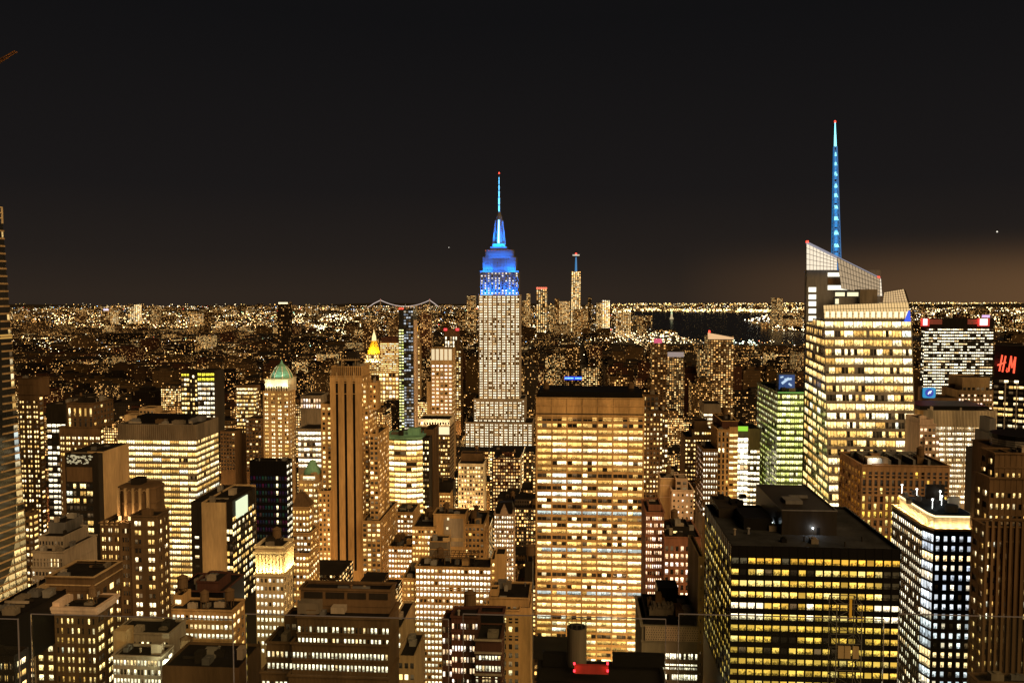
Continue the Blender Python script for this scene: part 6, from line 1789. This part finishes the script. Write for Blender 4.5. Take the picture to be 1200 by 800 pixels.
for lab, (ua, ub, v, nm, mt) in {
    'pale lit downtown tower with red lamps along its flat top': (628.5, 641, 336, 'red_lamps', emit('soft_red_light', (1, .16, .10), 1.3)),
    'dark isolated tower with one bright top floor under the horizon': (326, 337, 354.5, 'lit_top_floor', emit('lit_top_floor', (1, .85, .5), 1.6)),
    'tall apartment tower with a lit slanted top and red beacon': (832, 858, 396, 'lit_top', emit('warm_top', (1, .6, .3), .8)),
    'brown apartment tower with a violet red lit roof sign': (767, 776, 389, 'roof_sign', emit('violet_red', (.8, .10, .22), .8)),
    'pale grey apartment tower with a lit white top': (782.5, 801.5, 413, 'lit_top', emit('grey_top', (.62, .5, .48), .45)),
    'brown tower with violet roof lamp in the far left skyline': (121, 127, 361.5, 'roof_lamp', emit('violet_lamp', (.8, .65, 1), 1.6))}.items():
    o, f = fobj(lab); p_, q_ = P(ua, v, f[2] - 2), P(ub, v + 2, f[2] - 2)
    m = MB(); hgt = {'lit_top': 9, 'lit_top_floor': 6, 'roof_sign': 12}.get(nm, 12)
    zt_ = f[4]
    if nm == 'roof_sign': m.box(p_.x - o.location.x, q_.x - o.location.x, f[2] + 1 - o.location.y, f[2] + 4 - o.location.y, zt_, zt_ + 7)
    elif nm == 'lit_top' and 'slanted' in lab:
        w_ = (f[1] - f[0]) / 2; m.loft([(-w_, -20.4, zt_ - 5), (w_, -20.4, zt_ - 5), (w_, -15, zt_ - 5), (-w_, -15, zt_ - 5)], [(-w_, -20.4, zt_ + 6), (w_, -20.4, zt_ - 2), (w_, -15, zt_ - 2), (-w_, -15, zt_ + 6)])
    else: m.box(p_.x - o.location.x, q_.x - o.location.x, f[2] - .6 - o.location.y, f[2] - .1 - o.location.y, zt_ - hgt, zt_ - .5)
    m.build(nm, mt, o)
o, f = fobj('tall apartment tower with a lit slanted top and red beacon')
m = MB(); w_ = (f[1] - f[0]) / 2; m.cyl(-w_ + 2, -18, f[4] + 6, f[4] + 10, 1.4, 1.4, 8); m.build('beacon', red, o)
# long blue sign
p_, q_ = P(661.5, 441, 1748), P(685.5, 445, 1748)
s_ = empty('light_sign', (p_.x, 1747, q_.z), 'long glowing blue sign in two words on the dark building beyond the roof', 'sign')
W_, H_ = q_.x - p_.x, p_.z - q_.z
m = MB(); m.box(0, W_, .2, .8, 0, H_); m.build('sign_panel', emit('deep_blue_sign', (.0, .05, .9), 1.2), s_)
m = MB(); x = 1.0; rr = random.Random(4)
for n_ in (6, 5):
    for k in range(n_):
        m.box(x, x + 2.2, 0, .15, H_ * .3, H_ * .7); x += 3.0
    x += 3.2
m.build('lettering', emit('pale_blue_sign', (.25, .7, 1.0), 1.8), s_)

# ---- suspension bridge on the horizon
D = 16500
root = empty('suspension_bridge', tuple(P(475, 358, D)[:2]) + (0,), 'distant suspension bridge with lit cables on the horizon', 'bridge')
ox, oy = root.location.x, root.location.y
def bp_(u, v): p = P(u, v, D); return (p.x - ox, p.y - oy, p.z)
tm, cm, dm = wall_mat('bridge_steel', (.35, .30, .27)), emit('cable_lights', (1, .80, .70), .75), emit('deck_lights', (1, .72, .4), .32)
for u in (446.0, 503.5):
    m = MB()
    for dy in (-14, 14): 
        a, b_ = bp_(u, 361), bp_(u, 351.3); m.box(a[0] - 6, a[0] + 6, dy - 5, dy + 5, a[2], b_[2])
    for v in (352, 356): p = bp_(u, v); m.box(p[0] - 5, p[0] + 5, -14, 14, p[2] - 5, p[2])
    tw = m.build('bridge_tower', tm, root)
    m = MB(); p = bp_(u, 350.8); m.cyl(p[0], 0, p[2] - 4, p[2] + 5, 6, 6, 6); m.build('beacon', emit('pink_beacon', (1, .35, .3), 1.2), tw)
for dy in (-14, 14):
    m = MB(); pts = []
    for k in range(21): t_ = k / 20; pts.append(bp_(446 + 57.5 * t_, 351.6 + 7.2 * (1 - (2 * t_ - 1) ** 2)))
    pts = [bp_(430, 361)] + [bp_(438, 355.6)] + pts + [bp_(509, 355.5), bp_(514, 359.5)]
    for a, b_ in zip(pts[:-1], pts[1:]): m.bar((a[0], dy, a[2]), (b_[0], dy, b_[2]), 9)
    m.build('cable', cm, root)
m = MB(); a, b_ = bp_(428, 360.4), bp_(540, 358.6); m.loft([(a[0], -14, a[2] - 3), (b_[0], -14, b_[2] - 3), (b_[0], 14, b_[2] - 3), (a[0], 14, a[2] - 3)], [(a[0], -14, a[2] + 3), (b_[0], -14, b_[2] + 3), (b_[0], 14, b_[2] + 3), (a[0], 14, a[2] + 3)])
m.build('deck', dm, root)
# ---- statue on its harbour island
D = 9000
b0 = P(787, 374.5, D); st_ = empty('statue', (b0.x, D, 0), 'tiny floodlit statue on a pedestal in the dark harbour', 'statue')
m = MB(); m.cyl(0, 0, .6, 4, 90, 80, 8); m.build('island', M['roof'], st_)
m = MB(); zt = P(787, 363.2, D).z; m.lathe(0, 0, [(4, 26), (20, 22), (22, 15), (55, 11)], 4, math.pi / 4); m.build('pedestal', emit('floodlit_stone', (1, .8, .45), .55), st_)  # pedestal stone glows by itself to imitate floodlight
m = MB(); m.lathe(0, 0, [(55, 9), (75, 8), (92, 5), (95, 3.5), (103, 3.5), (105, 1)], 10); m.bar((4, 0, 88), (9, 0, 110), 3); m.build('figure', emit('floodlit_copper', (.75, .9, .5), .8), st_)  # figure glows by itself in place of floodlight on copper
m = MB(); m.cyl(9, 0, 109, 116, 3, 2, 8); m.build('torch', emit('torch', (1, .75, .3), 2), st_)

# ---- lights of the far city: far too many to count
r = random.Random(77)
LM = []
def dot(mb, x, y_, z, s, c):
    i = len(mb.v); mb.v += [(x, y_, z + s), (x - s, y_ - s * .3, z), (x, y_ - s, z), (x + s, y_ - s * .3, z), (x, y_, z - s)]
    mb.f += [(i, i+1, i+2), (i, i+2, i+3), (i+4, i+2, i+1), (i+4, i+3, i+2)]; mb.col += [(*c, 1)] * 12
dots = MB()
HUES = [((1, .50, .12), 5), ((1, .68, .30), 5), ((1, .85, .55), 4), ((1, .95, .85), 2.2), ((1, .12, .06), .35), ((.35, .9, .6), .2), ((.35, .6, 1), .25)]
def hue():
    x = r.random() * sum(w for _, w in HUES)
    for c, w in HUES:
        x -= w
        if x <= 0: return c
    return HUES[0][0]
def put(u, v, z, size, k, c=None):
    g = G(u, v, z)
    if not c and noise.noise(Vector((g.x * .0011, g.y * .0009, 3.3))) + .55 * noise.noise(Vector((g.x * .004, g.y * .003, 8.1))) < r.uniform(-.45, .25): return
    if g.y > 20500 or g.y < 300 or in_water(g.x, g.y): return
    c = c or hue(); s = g.y * .001 * size
    dot(dots, g.x, g.y, z, s, tuple(x * k for x in c))
for k in range(15000):
    v = 358.5 + 46 * r.random() ** 1.55; u = r.uniform(-10, 1210)
    put(u, v, r.uniform(8, 26), r.uniform(.14, .38) * (1.5 if r.random() < .06 else 1), r.choice((.6, 1.0, 1.6, 3.2)))
for k in range(5200):
    v = 395 + 110 * r.random() ** 1.3; u = r.uniform(0, 1200)
    put(u, v, r.uniform(10, 32), r.uniform(.22, .5), r.choice((.8, 1.2, 2.0, 3)))
# brighter districts: yards, terminals, waterfronts
for u0, u1, v0, v1, n_, c in ((30, 60, 399, 407, 60, (1, .8, .4)), (88, 110, 391, 397, 60, (1, .9, .6)), (20, 60, 393, 398, 50, (1, .7, .3)), (365, 425, 380, 391, 190, (1, .85, .45)), (330, 420, 368, 378, 170, (1, .8, .4)), (360, 380, 384, 387, 45, (1, .85, .55)),
                              (716, 905, 362.3, 365.2, 330, (1, .68, .25)), (905, 1000, 360, 366, 130, (1, .7, .3)), (880, 905, 370, 381, 45, (1, .9, .7)), (835, 880, 372.5, 376, 30, (.9, .95, .8)), (905, 943, 375, 388, 90, (1, .8, .45)), (1085, 1200, 360, 392, 420, (1, .74, .34)),
                              (60, 330, 366, 384, 420, (1, .68, .28)), (860, 900, 362, 371, 60, (1, .75, .35)), (560, 640, 380, 395, 100, (1, .8, .5)), (690, 810, 388, 402, 220, (1, .75, .38)), (1085, 1200, 404, 412, 60, (1, .9, .75)), (0, 200, 402, 412, 90, (1, .5, .15)), (850, 890, 398, 405, 40, (.8, 1, .8))):
    for k in range(n_): put(r.uniform(u0, u1), r.uniform(v0, v1), r.uniform(8, 24), r.uniform(.3, .75), r.choice((1.4, 2.2, 3.6)), c)
for x in (-930, -480, -330, 345, 625, 900):          # street lights strung along the avenues
    for yy in range(1500, 6000, 45):
        if r.random() < .7 and not in_water(x, yy) and abs(x) < .62 * yy:
            for s_ in (-9, 9): dot(dots, x + s_, yy, 14, yy * .00026, shade((1, .62, .26), r.choice((1, 1.6, 2.4))))
# on the hills
for k in range(1300):
    u = r.uniform(0, 1200) if r.random() < .08 else r.choice((r.uniform(1060, 1210), r.uniform(860, 1210), r.uniform(715, 950)))
    D_ = r.uniform(18200, 20000); d = ray(u, 355); x = d.x / d.y * D_
    zmax = 10 + 38 * max(0, min(1, (u - 560) / 500))
    dot(dots, x, D_ - 400, r.uniform(20, 40 + zmax), r.uniform(3.5, 9), shade(r.choice(((1, .55, .14), (1, .66, .2), (1, .8, .45))), r.choice((.6, 1, 2.4))))
me = bpy.data.meshes.new('city_lights'); me.from_pydata(dots.v, [], dots.f)
at_ = me.color_attributes.new('col', 'FLOAT_COLOR', 'CORNER'); at_.data.foreach_set('color', [c for p in dots.col for c in p])
mt, t = newmat('city_light'); o = N(t, 'ShaderNodeOutputMaterial'); e = N(t, 'ShaderNodeEmission'); a = N(t, 'ShaderNodeVertexColor'); a.layer_name = 'col'
e.inputs['Strength'].default_value = 3.1
t.links.new(a.outputs['Color'], e.inputs['Color']); t.links.new(e.outputs[0], o.inputs[0]); mt.cycles.emission_sampling = 'NONE'
me.materials.append(mt); o = bpy.data.objects.new('city_lights', me); COL.objects.link(o); tag(o, kind='stuff')

# ---- lamps down in the streets
lm = emit('street_lamp', (1, .60, .25), 6)
pole = MB(); pole.cyl(0, 0, 0, 9, .12, .08, 6); pole.bar((0, 0, 9), (1.6, 0, 9.4), .12)
head = MB(); head.box(1.2, 2.6, -.35, .35, 9.2, 9.5)
pm, hm_ = pole.mesh('pole', M['steel']), head.mesh('lamp_head', lm)
STREET_E = 90000
n_ = 0
SPOTS = [(x - 9, yy) for x in AVENUES for yy in range(260, 1500, 110)] + [(x, 80 * j + 9) for j in range(4, 14) for x in range(-640, 600, 75)]
for x, yy in SPOTS:
    if not (-.66 * yy - 20 < x < .56 * yy + 20) or not free(x - 2, x + 4, yy - 3, yy + 3): continue
    e_ = empty('street_lamp', (x, yy, 0), 'street lamp on a tall pole down in the street canyons', 'street lamp', 'street lamps of the avenues and cross streets')
    for nm, me_ in (('pole', pm), ('lamp_head', hm_)):
        o = bpy.data.objects.new(nm, me_); COL.objects.link(o); o.parent = e_
    if not n_:
        SL = bpy.data.lights.new('lamp_light', 'POINT'); SL.color = (1, .58, .22); SL.energy = STREET_E; SL.shadow_soft_size = .6
    l = bpy.data.objects.new('lamp_light', SL); COL.objects.link(l); l.parent = e_; l.location = (1.9, 0, 14); n_ += 1
print('FILL', len(FILL), 'visible', sum(1 for i in seen if seen[i]), 'lamps', n_)

# ================================================================== close to the viewer
# ---- the roof below, with its vent and red lamp box
D = 130
b = H('lower_roof', 'black roof of the building just below with a round vent and red lamp frame', D, 'black',
  [dict(px=(628, 782, 800), dd=-7, depth=7.6), dict(px=(636, 664, 766), dd=-.8, depth=1.2, bot=780), dict(px=(718, 779, 768), dd=-1.2, depth=1.4, bot=780)], vb=800, cat='building', fin=False)
p = P(676, 745, D - 1.5)
m = MB(); zt, zb = P(676, 734, D - 1.5).z, P(676, 778, D - 1.5).z; m.cyl(p.x, p.y, zb, zt, 1.5, 1.5, 24)
g_ = MB(); g_.cyl(p.x, p.y, zt - .01, zt + .05, 1.28, 1.28, 24); rail = MB()
for k in range(12): a_ = math.pi * k / 6; rail.bar((p.x + 1.5 * math.cos(a_), p.y + 1.5 * math.sin(a_), zt), (p.x + 1.5 * math.cos(a_), p.y + 1.5 * math.sin(a_), zt + .9), .06)
for k in range(24):
    a_, c_ = math.pi * k / 12, math.pi * (k + 1) / 12; rail.bar((p.x + 1.5 * math.cos(a_), p.y + 1.5 * math.sin(a_), zt + .9), (p.x + 1.5 * math.cos(c_), p.y + 1.5 * math.sin(c_), zt + .9), .08)
b.part('vent', m, M['grey'], None, [('vent_mouth', g_, M['black']), ('vent_rail', rail, M['steel'])])
D = 125.5
p0, p1 = P(673, 779, D - 1), P(713, 790, D - 1); m = MB(); m.box(p0.x, p1.x, D - 1, D - .4, p1.z, p0.z); b.part('lamp_box', m, wall_mat('red_painted_metal', (.45, .05, .05)))
m = MB()
for u in (673, 712):
    for v in (777, 785.5): q_ = P(u, v, D - 1.2); m.cyl(q_.x, D - 1.2, q_.z - .15, q_.z + .15, .15, .15, 8)
b.part('red_lamp', m, emit('red_lamp_near', (1, .03, .05), 5))
root = b.finish()
for u in (676, 710): point_light('red_glow', P(u, 783, D - 1.6), (1, .03, .05), 9, .1, root, b.org)
# ---- lattice mast in front of the black block
D = 120
q0 = P(988, 840, D); mast = empty('lattice_mast', (q0.x, D, q0.z), 'pale lattice mast frame standing in front of the black office block', 'mast')
m = MB(); zt = P(988, 702, D).z - q0.z; hw = 1.7
for sx in (-1, 1):
    for sy in (-1, 1): m.bar((sx * hw, sy * hw, 0), (sx * hw, sy * hw, zt), .12)
n_ = 9
for k in range(n_ + 1):
    z_ = zt * k / n_
    for a_, c_ in (((-1, -1), (1, -1)), ((1, -1), (1, 1)), ((1, 1), (-1, 1)), ((-1, 1), (-1, -1))):
        m.bar((a_[0] * hw, a_[1] * hw, z_), (c_[0] * hw, c_[1] * hw, z_), .08)
        if k < n_ and k % 2 == 0: m.bar((a_[0] * hw, a_[1] * hw, z_), (c_[0] * hw, c_[1] * hw, z_ + zt / n_), .06)
m.build('frame', M['steel'], mast)
m = MB(); m.bar((.1, -hw, zt - 2.2), (.1, -hw, zt + .7), .34); m.build('antenna', M['gilt'], mast)
m = MB()
for sx in (-1.1, -.2, .9): m.box(sx - .4, sx + .4, -hw - .25, -hw + .05, zt * .55, zt * .55 + 1.7)
m.build('antenna_panel', M['tan'], mast)

# ---- glass parapet panels
gm, t = newmat('parapet_glass')
o = N(t, 'ShaderNodeOutputMaterial'); tr = N(t, 'ShaderNodeBsdfTransparent'); tr.inputs[0].default_value = (.90, .93, .90, 1)
gs = N(t, 'ShaderNodeBsdfGlossy'); gs.inputs['Roughness'].default_value = .03; fz = N(t, 'ShaderNodeFresnel'); fz.inputs['IOR'].default_value = 1.5
mx = N(t, 'ShaderNodeMixShader'); t.links.new(fz.outputs[0], mx.inputs[0]); t.links.new(tr.outputs[0], mx.inputs[1]); t.links.new(gs.outputs[0], mx.inputs[2]); t.links.new(mx.outputs[0], o.inputs[0])
edge_m = wall_mat('polished_glass_edge', (.20, .19, .24), rough=.2, var=.1)
D = 6.0
k_ = 0
words = ['leftmost glass parapet panel, only its right edge in view', 'glass parapet panel over the corniced stone block', 'glass parapet panel over the wide grey brown block', 'glass parapet panel over the narrow buff building', 'glass parapet panel over the perforated screen block', 'glass parapet panel at the right over the ribbed tower']
spans = [(-200, 20), (36, 272), (288, 525), (543, 780), (796, 1036), (1054, 1300)]
for (ua, ub), lab in zip(spans, words):
    v = 719.5
    a, c_ = P(ua, v, D), P(ub, v, D)
    w = c_.x - a.x; h = 1.1
    e_ = empty('glass_parapet', ((a.x + c_.x) / 2, D, a.z - h), lab, 'glass panel', 'glass parapet panels')
    m = MB(); m.box(-w / 2, w / 2, 0, .012, 0, h); g = m.build('glass', gm, e_)
    m = MB(); m.box(-w / 2, w / 2, -.0005, .0125, h + .0002, h + .0042); m.build('top_edge', edge_m, e_)
    for s_ in (-1, 1):
        m = MB(); x_ = s_ * (w / 2 + .0021); m.box(x_ - .0019, x_ + .0019, -.0005, .0125, 0, h + .004); m.build('side_edge', edge_m, e_)
# ---- a bright star and an aircraft light low over the city
for u, v, s, nm, lab, cat in ((1168.5, 271.5, 26, 'star', 'bright star in the dark sky at the upper right', 'star'), (526, 290, 15, 'aircraft_light', 'faint light in the sky left of the blue crowned skyscraper', 'aircraft light')):
    p = P(u, v, 30000); m = MB(); m.lathe(0, 0, [(-s, .1), (-s * .7, s * .7), (0, s), (s * .7, s * .7), (s, .1)], 10)
    o = m.build(nm, emit('starlight', (1, .93, .8), 1.1)); o.location = p; tag(o, lab, cat)
